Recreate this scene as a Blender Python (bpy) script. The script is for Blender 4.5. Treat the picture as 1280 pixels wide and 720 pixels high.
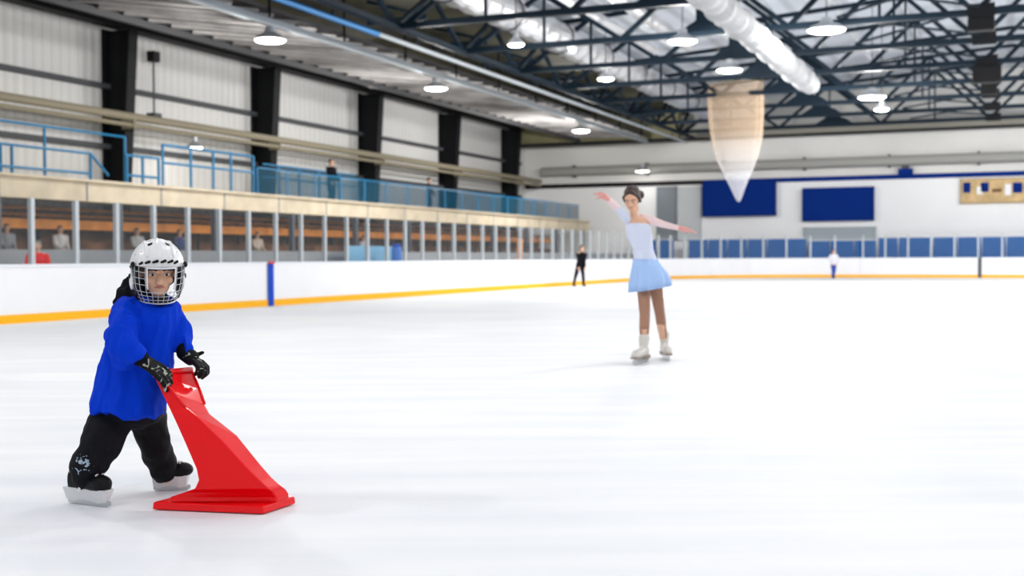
import bpy, bmesh, math, random
from mathutils import Vector, Matrix, Quaternion, noise
random.seed(7)
V = Vector
scn = bpy.context.scene
C = scn.collection
for o in list(bpy.data.objects): bpy.data.objects.remove(o, do_unlink=True)

# ------------------------------------------------------------------ camera, world, exposure
FPX = 1500.0
CAMH = 1.08
YAW = math.radians(22.5)
PIT = math.atan(38.0/FPX)
ROLL = 0.004
LAMP_W = 900.0
WORLD = 0.8
EXPOSURE = -0.31
r0 = V((math.cos(YAW), math.sin(YAW), 0))
fw = V((-math.sin(YAW)*math.cos(PIT), math.cos(YAW)*math.cos(PIT), -math.sin(PIT)))
up0 = r0.cross(fw)
rv = r0*math.cos(ROLL) - up0*math.sin(ROLL)
uv_ = up0*math.cos(ROLL) + r0*math.sin(ROLL)
cam_pos = V((0, 0, CAMH))
cd = bpy.data.cameras.new('camera'); cam = bpy.data.objects.new('camera', cd); C.objects.link(cam)
m = Matrix((rv, uv_, -fw)).transposed().to_4x4(); m.translation = cam_pos
cam.matrix_world = m
cd.sensor_width = 36.0; cd.lens = FPX/1280*36.0; cd.clip_end = 300; cd.clip_start = 0.1
cd.dof.use_dof = True; cd.dof.focus_distance = 5.25; cd.dof.aperture_fstop = 2.5
scn.camera = cam
w = bpy.data.worlds.new('hall_daylight'); scn.world = w; w.use_nodes = True
w.node_tree.nodes['Background'].inputs[0].default_value = (0.93, 0.96, 1.0, 1)
w.node_tree.nodes['Background'].inputs[1].default_value = WORLD
scn.view_settings.view_transform = 'Standard'; scn.view_settings.look = 'None'
scn.view_settings.exposure = EXPOSURE; scn.view_settings.gamma = 1.0
scn.view_settings.use_curve_mapping = False

def W(u, v, D):
    """world point at camera depth D seen in direction (u, v)"""
    return cam_pos + fw*D + rv*((u-640)/FPX*D) + uv_*((360-v)/FPX*D)
def onX(X, u):                      # Y where the vertical plane x = X is seen at column u
    t = (u-640)/FPX
    return X*(math.cos(YAW)+math.sin(YAW)*t)/(-math.sin(YAW)+math.cos(YAW)*t)
def onZ(u, v, z):                   # point at height z seen in direction (u, v)
    d = W(u, v, 1)-cam_pos
    return cam_pos + d*((z-CAMH)/d.z)

# ------------------------------------------------------------------ materials
def mat(name, col, rough=0.5, metal=0.0, bump=0.0, bscale=20.0, var=0.0, vscale=3.0, coat=0.0, emit=None, spec=None, stretch=None):
    m = bpy.data.materials.new(name); m.use_nodes = True
    nt = m.node_tree; b = nt.nodes['Principled BSDF']
    b.inputs['Base Color'].default_value = (*col, 1)
    b.inputs['Roughness'].default_value = rough; b.inputs['Metallic'].default_value = metal
    if coat: b.inputs['Coat Weight'].default_value = coat; b.inputs['Coat Roughness'].default_value = 0.12
    if spec is not None: b.inputs['Specular IOR Level'].default_value = spec
    if emit: b.inputs['Emission Color'].default_value = (*emit[0], 1); b.inputs['Emission Strength'].default_value = emit[1]
    tc = nt.nodes.new('ShaderNodeTexCoord'); src = tc.outputs['Object']
    if stretch:
        mp = nt.nodes.new('ShaderNodeMapping'); mp.inputs['Scale'].default_value = stretch
        nt.links.new(src, mp.inputs['Vector']); src = mp.outputs['Vector']
    if var:
        n = nt.nodes.new('ShaderNodeTexNoise'); n.inputs['Scale'].default_value = vscale; n.inputs['Detail'].default_value = 4
        nt.links.new(src, n.inputs['Vector'])
        r = nt.nodes.new('ShaderNodeValToRGB')
        r.color_ramp.elements[0].position = .3; r.color_ramp.elements[1].position = .7
        r.color_ramp.elements[0].color = (*[max(0, c*(1-var)) for c in col], 1)
        r.color_ramp.elements[1].color = (*[min(1, c*(1+var)) for c in col], 1)
        nt.links.new(n.outputs['Fac'], r.inputs['Fac']); nt.links.new(r.outputs['Color'], b.inputs['Base Color'])
    if bump:
        n2 = nt.nodes.new('ShaderNodeTexNoise'); n2.inputs['Scale'].default_value = bscale; n2.inputs['Detail'].default_value = 3
        nt.links.new(src, n2.inputs['Vector'])
        bp = nt.nodes.new('ShaderNodeBump'); bp.inputs['Strength'].default_value = bump; bp.inputs['Distance'].default_value = 0.01
        nt.links.new(n2.outputs['Fac'], bp.inputs['Height']); nt.links.new(bp.outputs['Normal'], b.inputs['Normal'])
    return m
def ribbed(name, col, axis, pitch, rough=0.5, depth=0.6, metal=0.0, seam=0.85):
    """sheet with straight ribs: wave bump plus thin darker seam lines"""
    m = mat(name, col, rough, metal); nt = m.node_tree; b = nt.nodes['Principled BSDF']
    tc = nt.nodes.new('ShaderNodeTexCoord'); wv = nt.nodes.new('ShaderNodeTexWave')
    wv.bands_direction = axis; wv.inputs['Scale'].default_value = 0.314/pitch
    nt.links.new(tc.outputs['Object'], wv.inputs['Vector'])
    bp = nt.nodes.new('ShaderNodeBump'); bp.inputs['Strength'].default_value = depth; bp.inputs['Distance'].default_value = .04
    nt.links.new(wv.outputs['Fac'], bp.inputs['Height']); nt.links.new(bp.outputs['Normal'], b.inputs['Normal'])
    r = nt.nodes.new('ShaderNodeValToRGB'); r.color_ramp.elements[0].position = 0.0; r.color_ramp.elements[1].position = .12
    r.color_ramp.elements[0].color = (*[c*seam for c in col], 1); r.color_ramp.elements[1].color = (*col, 1)
    nt.links.new(wv.outputs['Fac'], r.inputs['Fac']); nt.links.new(r.outputs['Color'], b.inputs['Base Color'])
    return m
def sheer(name, col, alpha, rough=0.1, gloss=None):
    """see-through sheet: part surface, part clear"""
    m = bpy.data.materials.new(name); m.use_nodes = True; nt = m.node_tree; b = nt.nodes['Principled BSDF']
    b.inputs['Base Color'].default_value = (*col, 1); b.inputs['Roughness'].default_value = rough
    b.inputs['Alpha'].default_value = alpha
    return m
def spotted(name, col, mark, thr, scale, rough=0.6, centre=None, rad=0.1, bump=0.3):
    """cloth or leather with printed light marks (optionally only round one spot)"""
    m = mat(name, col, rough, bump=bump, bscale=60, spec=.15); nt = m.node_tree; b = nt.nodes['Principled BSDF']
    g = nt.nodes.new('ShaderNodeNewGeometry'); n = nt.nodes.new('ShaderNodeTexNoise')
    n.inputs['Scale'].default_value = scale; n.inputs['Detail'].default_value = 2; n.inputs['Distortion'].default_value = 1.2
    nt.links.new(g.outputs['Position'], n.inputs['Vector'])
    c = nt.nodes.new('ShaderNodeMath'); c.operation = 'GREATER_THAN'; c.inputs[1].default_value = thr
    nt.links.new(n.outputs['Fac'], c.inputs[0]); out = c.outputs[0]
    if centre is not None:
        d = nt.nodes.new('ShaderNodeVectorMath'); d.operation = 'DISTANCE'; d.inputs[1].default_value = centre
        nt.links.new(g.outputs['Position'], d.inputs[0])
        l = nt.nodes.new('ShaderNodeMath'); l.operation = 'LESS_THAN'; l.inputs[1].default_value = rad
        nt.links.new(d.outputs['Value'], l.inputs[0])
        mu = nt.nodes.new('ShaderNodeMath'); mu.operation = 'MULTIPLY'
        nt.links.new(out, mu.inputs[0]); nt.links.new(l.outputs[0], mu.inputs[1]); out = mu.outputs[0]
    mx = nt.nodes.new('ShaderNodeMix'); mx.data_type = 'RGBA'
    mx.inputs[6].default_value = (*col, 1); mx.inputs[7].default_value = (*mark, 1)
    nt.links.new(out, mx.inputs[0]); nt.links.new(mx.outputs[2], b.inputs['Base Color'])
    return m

M = {}
M['board'] = mat('white_board_plastic', (.86, .87, .90), .35, var=.015, vscale=1.2)
M['yellow'] = mat('yellow_kick_plastic', (.95, .47, .002), .5, spec=.2)
M['cap'] = mat('cap_rail_plastic', (.80, .83, .88), .4)
M['bluepaint'] = mat('blue_line_paint', (.003, .06, .52), .5, spec=.1)
M['redpaint'] = mat('red_paint', (.6, .02, .02), .4)
M['glass'] = sheer('rink_glass', (.75, .82, .85), .03, .05)
M['post'] = mat('aluminium_post', (.46, .50, .53), .45, .2)
M['darkpost'] = mat('dark_post', (.05, .06, .08), .5)
M['fascia'] = mat('beige_concrete', (.72, .62, .46), .8, var=.12, vscale=1.5, bump=.3)
M['wallwhite'] = ribbed('white_wall_sheet', (.67, .67, .66), 'Y', .38, .6, .8)
M['wallfar'] = mat('painted_far_wall', (.92, .93, .94), .8, var=.03, vscale=.3)
M['wallup'] = mat('grey_upper_wall', (.74, .74, .72), .8, var=.05, vscale=.3)
M['steel'] = mat('dark_column_steel', (.007, .008, .010), .6, spec=.15)
M['girt'] = mat('grey_girt_steel', (.07, .075, .085), .6, spec=.2)
M['truss'] = mat('navy_truss_steel', (.006, .015, .026), .6, spec=.15)
M['olive'] = mat('olive_beam_paint', (.33, .31, .17), .7, var=.1, vscale=1)
M['olivepipe'] = mat('tan_pipe_paint', (.25, .22, .155), .7)
M['ceil'] = ribbed('ceiling_sheet', (.64, .68, .75), 'X', 1.9, .6, .4, seam=.75)
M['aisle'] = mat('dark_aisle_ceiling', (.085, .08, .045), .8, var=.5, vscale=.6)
M['purlin'] = mat('pale_purlin_steel', (.62, .65, .68), .5)
M['duct'] = mat('white_duct_fabric', (.44, .45, .465), .8, var=.15, vscale=2)
M['foil'] = mat('silver_foil', (.66, .67, .69), .3, .6, bump=1.0, bscale=3)
M['bluerail'] = mat('blue_rail_paint', (.008, .20, .42), .4)
M['bluepanel'] = sheer('blue_tinted_panel', (.004, .08, .14), .5, .15)
M['catwalk'] = mat('catwalk_steel', (.36, .345, .34), .5, .2, var=.6, vscale=.5)
M['catdark'] = mat('catwalk_dark', (.06, .06, .065), .7)
M['wood'] = mat('orange_bench_wood', (.85, .30, .04), .5, spec=.15, var=.25, vscale=2)
M['brown'] = mat('brown_stand_panels', (.17, .08, .04), .7, spec=.1, var=.5, vscale=1.5)
M['greywall'] = mat('grey_partition', (.30, .32, .34), .7, var=.1, vscale=1)
M['floorgrey'] = mat('grey_rubber_floor', (.12, .12, .12), .8, var=.1)
M['navyp'] = mat('navy_board', (.0005, .024, .20), .6, spec=.06)
M['padblue'] = mat('blue_wall_pad', (.004, .105, .38), .6, spec=.06, var=.06, vscale=.8)
M['black'] = mat('black_plastic', (.006, .006, .007), .5, spec=.2)
M['net'] = sheer('beige_netting', (.72, .55, .38), .29, .9)
M['netw'] = M['net']
nt0 = M['net'].node_tree; g0 = nt0.nodes.new('ShaderNodeNewGeometry'); s0 = nt0.nodes.new('ShaderNodeSeparateXYZ'); r_0 = nt0.nodes.new('ShaderNodeMapRange'); mx0 = nt0.nodes.new('ShaderNodeMix'); mx0.data_type = 'RGBA'
r_0.inputs['From Min'].default_value = 4.4; r_0.inputs['From Max'].default_value = 6.4
nt0.links.new(g0.outputs['Position'], s0.inputs[0]); nt0.links.new(s0.outputs['Z'], r_0.inputs['Value']); nt0.links.new(r_0.outputs['Result'], mx0.inputs[0])
mx0.inputs[6].default_value = (.80, .81, .86, 1); mx0.inputs[7].default_value = (.74, .55, .38, 1)     # white mesh at the tip, tan net above
nt0.links.new(mx0.outputs[2], nt0.nodes['Principled BSDF'].inputs['Base Color'])
M['lampbody'] = mat('lamp_housing', (.55, .57, .6), .4, .5)
M['lampglow'] = mat('lamp_lens', (1, 1, 1), .4, emit=((1, .97, .9), 14.0))
M['wire'] = mat('steel_wire', (.50, .52, .56), .3, .5)
M['red'] = mat('red_moulded_plastic', (.86, .001, .005), .34, coat=.4, spec=.12, bump=.05, bscale=30)
M['jersey'] = mat('royal_blue_jersey', (.0005, .042, .60), .8, bump=.25, bscale=220, spec=.08)
M['helmet'] = mat('white_helmet_shell', (.82, .82, .83), .3, coat=.2)
M['skin'] = mat('skin', (.76, .44, .29), .5, var=.05)
M['hair'] = mat('dark_hair', (.040, .020, .014), .5, bump=.6, bscale=90)
M['cloth_black'] = mat('black_cloth', (.005, .0055, .008), .8, spec=.08, bump=.3, bscale=40)
M['glove'] = spotted('black_glove_leather', (.005, .0055, .006), (.42, .44, .38), .625, 36)
M['boot'] = spotted('black_skate_boot', (.006, .006, .007), (.70, .71, .72), .72, 26, .4)
M['holder'] = mat('white_blade_holder', (.72, .73, .74), .35)
M['blade'] = mat('skate_steel', (.55, .56, .58), .25, .9)
M['white_boot'] = mat('white_leather_boot', (.66, .63, .58), .4)
M['heel'] = mat('brown_heel', (.30, .24, .19), .5)
M['tights'] = mat('tan_tights', (.37, .20, .135), .6, spec=.2)
M['bodice'] = mat('lavender_white_bodice', (.66, .71, .86), .7)
M['skirt'] = mat('light_blue_skirt', (.37, .55, .88), .7)
M['sleeve'] = mat('pale_pink_sleeve', (.86, .66, .66), .7)
M['pinkskin'] = mat('pink_skin', (.78, .33, .30), .55)
M['eye'] = mat('eye_white', (.75, .75, .75), .2)
M['pupil'] = mat('dark_pupil', (.02, .012, .01), .2)
M['lip'] = mat('lip_pink', (.52, .18, .15), .45)

# ice
def ice_mat():
    m = bpy.data.materials.new('ice'); m.use_nodes = True; nt = m.node_tree; b = nt.nodes['Principled BSDF']
    tc = nt.nodes.new('ShaderNodeTexCoord')
    n = nt.nodes.new('ShaderNodeTexNoise'); n.inputs['Scale'].default_value = .35; n.inputs['Detail'].default_value = 5
    rt = nt.nodes.new('ShaderNodeMapping'); rt.inputs['Rotation'].default_value = (0, 0, math.radians(-24))
    mp = nt.nodes.new('ShaderNodeMapping'); mp.inputs['Scale'].default_value = (.16, 1.5, 1)
    nt.links.new(tc.outputs['Object'], rt.inputs['Vector']); nt.links.new(rt.outputs['Vector'], mp.inputs['Vector'])
    s = nt.nodes.new('ShaderNodeTexNoise'); s.inputs['Scale'].default_value = 2.2; s.inputs['Detail'].default_value = 6
    nt.links.new(mp.outputs['Vector'], s.inputs['Vector']); nt.links.new(tc.outputs['Object'], n.inputs['Vector'])
    a = nt.nodes.new('ShaderNodeMath'); a.operation = 'MULTIPLY'
    nt.links.new(n.outputs['Fac'], a.inputs[0]); nt.links.new(s.outputs['Fac'], a.inputs[1])
    r = nt.nodes.new('ShaderNodeValToRGB'); r.color_ramp.elements[0].position = .12; r.color_ramp.elements[1].position = .34
    r.color_ramp.elements[0].color = (.80, .825, .86, 1); r.color_ramp.elements[1].color = (.915, .92, .93, 1)
    nt.links.new(a.outputs[0], r.inputs['Fac']); nt.links.new(r.outputs['Color'], b.inputs['Base Color'])
    rr = nt.nodes.new('ShaderNodeMapRange'); rr.inputs['To Min'].default_value = .5; rr.inputs['To Max'].default_value = .75
    nt.links.new(s.outputs['Fac'], rr.inputs['Value']); nt.links.new(rr.outputs['Result'], b.inputs['Roughness'])
    b.inputs['Specular IOR Level'].default_value = .28
    return m
M['ice'] = ice_mat()

# ------------------------------------------------------------------ mesh helpers
TMP = bpy.data.scenes.new('workbench')      # empty side scene in which modifiers are applied; removed at the end
class MB:
    def __init__(s): s.bm = bmesh.new()
    def box(s, c, size, R=None):
        vs = []
        for dx in (-.5, .5):
            for dy in (-.5, .5):
                for dz in (-.5, .5):
                    p = V((dx*size[0], dy*size[1], dz*size[2]))
                    if R is not None: p = R @ p
                    vs.append(s.bm.verts.new(V(c)+p))
        for f in ((0,1,3,2),(4,6,7,5),(0,4,5,1),(2,3,7,6),(0,2,6,4),(1,5,7,3)): s.bm.faces.new([vs[i] for i in f])
        return s
    def bar(s, a, b, wd, hg, up=V((0,0,1))):
        a = V(a); b = V(b); d = b-a; L = d.length; d.normalize()
        x = d.cross(up)
        if x.length < 1e-4: x = d.cross(V((1,0,0)))
        x.normalize(); z = x.cross(d)
        R = Matrix((x, d, z)).transposed()
        return s.box((a+b)/2, (wd, L, hg), R)
    def rings(s, rings, cap=True, closed=True):
        vr = [[s.bm.verts.new(p) for p in r] for r in rings]
        n = len(vr[0])
        for i in range(len(vr)-1):
            for j in range(n if closed else n-1):
                k = (j+1) % n
                s.bm.faces.new((vr[i][j], vr[i][k], vr[i+1][k], vr[i+1][j]))
        if cap and closed:
            s.bm.faces.new(list(reversed(vr[0]))); s.bm.faces.new(vr[-1])
        return s
    def tube(s, pts, r, n=8, cap=True):
        pts = [V(p) for p in pts]; rs = r if isinstance(r, (list, tuple)) else [r]*len(pts)
        rg = []; ref = None
        for i, p in enumerate(pts):
            d = (pts[min(i+1, len(pts)-1)]-pts[max(i-1, 0)]).normalized()
            if ref is None: ref = d.orthogonal().normalized()
            x = (ref-d*ref.dot(d)).normalized(); y = d.cross(x); ref = x
            rg.append([p+(x*math.cos(2*math.pi*j/n)+y*math.sin(2*math.pi*j/n))*rs[i] for j in range(n)])
        return s.rings(rg, cap)
    def cap(s, p0, r0_, p1, r1_, n=14, m_=5, flat=None):
        """tapered capsule; flat = (axis, factor) squashes it"""
        p0 = V(p0); p1 = V(p1); d = p1-p0; L = max(d.length, 1e-5); d.normalize()
        x = d.orthogonal().normalized(); y = d.cross(x); pr = []
        for i in range(m_): a = math.pi/2*(1-i/m_); pr.append((-math.sin(a)*r0_, math.cos(a)*r0_+1e-5))
        pr.append((0, r0_)); pr.append((L, r1_))
        for i in range(1, m_+1): a = math.pi/2*i/m_; pr.append((L+math.sin(a)*r1_, math.cos(a)*r1_+1e-5))
        rg = []
        for h, r in pr:
            ring = []
            for j in range(n):
                q = (x*math.cos(2*math.pi*j/n)+y*math.sin(2*math.pi*j/n))*r
                if flat: q = q-flat[0]*q.dot(flat[0])*(1-flat[1])
                ring.append(p0+d*h+q)
            rg.append(ring)
        return s.rings(rg)
    def ell(s, c, rad, R=None, n=20, m_=12):
        rg = []
        for i in range(m_+1):
            a = -math.pi/2+math.pi*i/m_; cr = max(math.cos(a), 1e-3); ring = []
            for j in range(n):
                b = 2*math.pi*j/n
                p = V((rad[0]*cr*math.cos(b), rad[1]*cr*math.sin(b), rad[2]*math.sin(a)))
                if R is not None: p = R @ p
                ring.append(V(c)+p)
            rg.append(ring)
        return s.rings(rg)
    def obj(s, name, mt, parent=None, bevel=0, smooth=False, voxel=0, sm=4, disp=None, solid=0, sub=0):
        me = bpy.data.meshes.new(name)
        bmesh.ops.recalc_face_normals(s.bm, faces=s.bm.faces)
        s.bm.to_mesh(me); s.bm.free()
        o = bpy.data.objects.new(name, me); C.objects.link(o)
        if voxel:
            md = o.modifiers.new('r', 'REMESH'); md.mode = 'VOXEL'; md.voxel_size = voxel
            if sm: k = o.modifiers.new('s', 'SMOOTH'); k.factor = .6; k.iterations = sm
            smooth = True
        if solid: k = o.modifiers.new('so', 'SOLIDIFY'); k.thickness = solid; k.offset = 0
        if bevel: k = o.modifiers.new('b', 'BEVEL'); k.width = bevel; k.segments = 2; k.limit_method = 'ANGLE'
        if sub: k = o.modifiers.new('u', 'SUBSURF'); k.levels = sub; k.render_levels = sub
        if o.modifiers:
            TMP.collection.objects.link(o); C.objects.unlink(o); vl = TMP.view_layers[0]; vl.update()
            me2 = bpy.data.meshes.new_from_object(o.evaluated_get(vl.depsgraph)); o.modifiers.clear(); o.data = me2
            TMP.collection.objects.unlink(o); C.objects.link(o)
            bpy.data.meshes.remove(me); me = me2; me.name = name
        if disp:
            nc = [(v.co.copy(), v.normal.copy()) for v in me.vertices]
            me.vertices.foreach_set('co', [q for c, nn in nc for q in (c+nn*disp(c, nn))])
        if smooth: me.polygons.foreach_set('use_smooth', [True]*len(me.polygons))
        me.materials.clear(); me.materials.append(mt)
        if parent is not None:
            mi = INV[parent.name]
            me.transform(mi); o.parent = parent
        return o
INV = {}
def thing(name, label, cat, loc=(0,0,0), rz=0.0, group=None):
    o = bpy.data.objects.new(name, None); C.objects.link(o); o.empty_display_size = .2
    o.location = loc; o.rotation_euler = (0, 0, rz)
    INV[o.name] = (Matrix.Translation(V(loc)) @ Matrix.Rotation(rz, 4, 'Z')).inverted()
    o['label'] = label; o['category'] = cat
    if group: o['group'] = group
    return o
def under(part, parent):           # a mesh that is a sub-part: sits in its part's own space (parts of a thing have no offset)
    part.parent = parent
def tag(o, label, cat, group=None):
    o['label'] = label; o['category'] = cat
    if group: o['group'] = group
    return o
def recentre(o, loc):              # give a one-mesh thing an origin at its base
    o.data.transform(Matrix.Translation(-V(loc))); o.location = loc; return o
def struct(o): o['kind'] = 'structure'; return o
def sub(mb, name, mt, part, root, **k):
    o = mb.obj(name, mt, root, **k); o.parent = part; return o
def copy_tree(o, parent=None):
    c = o.copy(); C.objects.link(c)
    if parent is not None: c.parent = parent
    for ch in [x for x in bpy.data.objects if x.parent == o]: copy_tree(ch, c)
    return c

# ------------------------------------------------------------------ the hall
XW, YF, XB, YE = -27.3, 68.0, -15.5, 63.0
struct(MB().box((-3, 30, -.1), (25.2, 66.2, .2)).obj('floor', M['ice']))
fl = MB(); fl.box((-21.5, 33, -.12), (11.6, 70, .2)); fl.box((-3, 65.6, -.12), (25, 4.8, .2)); fl.box((12.0, 33, -.12), (4.6, 70, .2))
struct(fl.obj('floor', M['floorgrey']))
struct(MB().box((XW-.1, 33, 4.65), (.2, 70, 9.7)).obj('wall_left', M['wallwhite']))
wf = MB(); wf.box((-6.5, YF+.1, 2.7), (42, .2, 5.4)); struct(wf.obj('wall_far', M['wallfar']))
wf = MB(); wf.box((-6.5, YF+.1, 9.2), (42, .2, 7.6)); struct(wf.obj('wall_far_upper', M['wallup']))
# stripe band along the far wall: black at the left, blue at the right
struct(MB().box((-21.7, YF-.06, 5.36), (11, .12, .24)).obj('trim_1', M['black']))
struct(MB().box((-.6, YF-.06, 5.36), (31.2, .12, .24)).obj('trim_2', M['navyp']))
# sloping roof: aisle roof, main roof rising to the ridge at x = 0
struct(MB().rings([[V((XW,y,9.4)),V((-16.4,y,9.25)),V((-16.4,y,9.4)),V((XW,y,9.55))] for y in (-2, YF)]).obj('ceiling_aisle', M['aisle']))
def roofz(x): return 10.9-abs(x)*.075
struct(MB().rings([[V((-16.4,y,roofz(16.4))),V((0,y,10.9)),V((14.5,y,roofz(14.5))),V((14.5,y,roofz(14.5)+.2)),V((0,y,11.1)),V((-16.4,y,roofz(16.4)+.2))] for y in (-2, YF)]).obj('ceiling', M['ceil']))

# wall columns (tapered rigid frame legs), girts, eave beam
for k in range(5):
    y = 31.3+8.3*k
    nm = ['in the bay nearest the viewer, above the low blue rail', 'behind the tall blue guard rail', 'third from the near end, beside the standing dark figure', 'fourth along, second from the far corner', 'in the far corner under the olive beam'][k]
    t = thing('wall_column', 'dark tapered steel column on the left wall, '+nm, 'column', (XW+.4, y, 0), 0, 'dark steel columns of the left wall')
    for s_, n_ in ((-1, 'flange'), (1, 'flange')):
        b = MB()
        if s_ < 0: b.box((XW+.05, y, 4.3), (.06, .42, 8.5))
        else: b.rings([[V((XW+.55+.55*q, y-.21, z)), V((XW+.61+.55*q, y-.21, z)), V((XW+.61+.55*q, y+.21, z)), V((XW+.55+.55*q, y+.21, z))] for q, z in ((0, 0), (1, 8.5))])
        b.obj(n_, M['steel'], t)
    b = MB(); b.rings([[V((XW+.08, y-.03, z)), V((XW+.56+.55*q, y-.03, z)), V((XW+.56+.55*q, y+.03, z)), V((XW+.08, y+.03, z))] for q, z in ((0, 0), (1, 8.5))]); b.obj('web', M['steel'], t)
    MB().box((XW+.40, y, .02), (.9, .5, .04)).obj('base_plate', M['steel'], t)
eb = thing('eave_beam', 'long dark steel beam along the top of the left wall over the columns', 'beam', (XW+.7, 33, 8.52))
MB().box((XW+.7, 33, 8.93), (.08, 70, .78)).obj('web', M['steel'], eb)
MB().box((XW+.7, 33, 8.56), (.5, 70, .07)).obj('flange', M['steel'], eb); MB().box((XW+.7, 33, 9.30), (.5, 70, .07)).obj('flange', M['steel'], eb)
for i, (z, lab) in enumerate(((6.70, 'upper grey wall girt running behind the dark columns'), (4.75, 'lower grey wall girt just above the blue railings'))):
    tag(recentre(MB().box((XW+.12, 33, z), (.2, 68, .16)).obj('wall_girt', M['girt']), (XW+.12, 33, z-.08)), lab, 'beam', 'wall girts')
pp = thing('pipe_run', 'long tan pipe run crossing in front of the dark columns on the left wall', 'pipe', (-25.9, 33, 5.45))
MB().tube([(-25.9, 2, 5.62), (-25.9, 67, 5.62)], .13, 10).obj('pipe', M['olivepipe'], pp)
MB().tube([(-25.9, 2, 5.36), (-25.9, 67, 5.36)], .07, 8).obj('pipe', M['olivepipe'], pp)
for k in range(5): MB().box((-26.05, 31.3+8.3*k-.4, 5.48), (.5, .1, .46)).obj('bracket', M['olivepipe'], pp)

# olive beam box at the far end of the aisle and its lintel
ob = thing('box_beam', 'olive painted box beam over the far left corner of the hall', 'beam', (-22, 65.5, 7.7))
MB().box((-22.1, 65.9, 8.5), (10, .6, 1.6)).obj('fascia_board', M['olive'], ob)
MB().box((-22.1, 65.55, 7.62), (10.1, 1.2, .12)).obj('bottom_flange', M['steel'], ob)
lb = thing('lintel_beam', 'tan grey lintel beam across the far wall under the trusses', 'beam', (-1.5, 66.4, 7.6))
MB().box((-2.5, 66.4, 8.0), (29, .4, .5)).obj('web', mat('tan_grey_lintel', (.36, .345, .29), .7), lb); MB().box((-2.5, 66.4, 7.68), (29, .7, .1)).obj('flange', M['steel'], lb)
dp = thing('wall_duct', 'long grey duct running along the far wall above the dark stripe', 'duct', (-6, 67.6, 5.9))
MB().tube([(-26, 67.55, 6.2), (14, 67.55, 6.2)], .27, 14).obj('duct_tube', mat('grey_duct_paint', (.36, .36, .34), .6, spec=.2), dp)
for k in range(9): MB().box((-24+4.5*k, 67.75, 6.2), (.12, .5, .7)).obj('bracket', M['girt'], dp)

# second line of the aisle: main hall girder (dark), upper blue-grey pipe, foil duct
g = thing('lattice_girder', 'dark lattice girder between side aisle and rink carrying the roof trusses', 'girder', (-16.4, 33, 7.7))
MB().bar((-16.4, 0, 7.75), (-16.4, 66.0, 7.75), .22, .14).obj('bottom_chord', M['truss'], g)
MB().bar((-16.4, 0, 9.15), (-16.4, 66.0, 9.15), .22, .14).obj('top_chord', M['truss'], g)
for k in range(28):
    y = k*2.3+1
    MB().bar((-16.4, y, 7.75 if k % 2 else 9.15), (-16.4, y+2.3, 9.15 if k % 2 else 7.75), .12, .12).obj('web_diagonal', M['truss'], g)
pl = thing('ceiling_pipe', 'pale service pipe with a bright blue near length under the roof', 'pipe', (-16.7, 33, 7.45))
MB().tube([(-16.75, 30.5, 7.5), (-16.75, 66, 7.5)], .075, 8).obj('pipe', M['post'], pl)
MB().tube([(-16.75, 2, 7.5), (-16.75, 30.5, 7.5)], .075, 8).obj('pipe', mat('bright_blue_pipe', (.03, .25, .62), .4), pl)
for k in range(12): MB().box((-16.75, 8+5*k, 7.62), (.06, .06, .22)).obj('hanger', M['truss'], pl)
fd = thing('foil_duct', 'shiny silver foil wrapped air duct beside the left ends of the trusses', 'duct', (-14.6, 40, 8.4))
MB().tube([(-14.6, 8+.25*i, 8.75) for i in range(233)], [.50+.04*math.sin(i*1.57) for i in range(233)], 18).obj('duct_tube', M['foil'], fd)
for k in range(12): MB().tube([(-14.6-.55*math.cos(a*math.pi/8), 12+4.6*k, 8.75+.55*math.sin(a*math.pi/8)) for a in range(17)], .03, 6).obj('band', M['girt'], fd)
for k, x in enumerate((-12.6, -11.2)):
    f2 = MB().tube([(x, 22+i*.5, 8.95+.1*k) for i in range(46)], [.2+.015*(i % 2) for i in range(46)], 12).obj('branch_duct', M['foil'])
    tag(recentre(f2, (x, 40, 8.75)), ['thin silver duct next to the wide foil duct', 'thin silver duct nearer to the rink centre'][k], 'duct', 'thin silver ducts')
wd = thing('fabric_duct', 'wide white fabric air duct running away under the roof trusses', 'duct', (-6.5, 24, 6.6))
MB().tube([(-6.5, 4+.4*i, 7.12) for i in range(101)], [(.35+.07*math.sin(i*.9)*math.sin(i*2.1))*(1 if i < 99 else .5) for i in range(101)], 22).obj('duct_sleeve', M['duct'], wd)
for k in range(6): MB().tube([(-6.5, 17.3+4.6*k, 7.4), (-6.5, 17.3+4.6*k, 7.74)], .02, 6).obj('hanger', M['steel'], wd)

# purlins, running away under the roof
for i, x in enumerate((-15.2, -12.9, -10.6, -8.3, -6.0, -3.7, -1.4, .9, 3.2, 5.5, 7.8, 10.1, 12.4)):
    o = recentre(MB().box((x, 33, roofz(x)-.16), (.14, 69, .22)).obj('roof_purlin', M['purlin']), (x, 33, roofz(x)-.27))
    tag(o, 'pale roof purlin running away overhead, one of the even row on top of the trusses', 'purlin', 'pale roof purlins')

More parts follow.
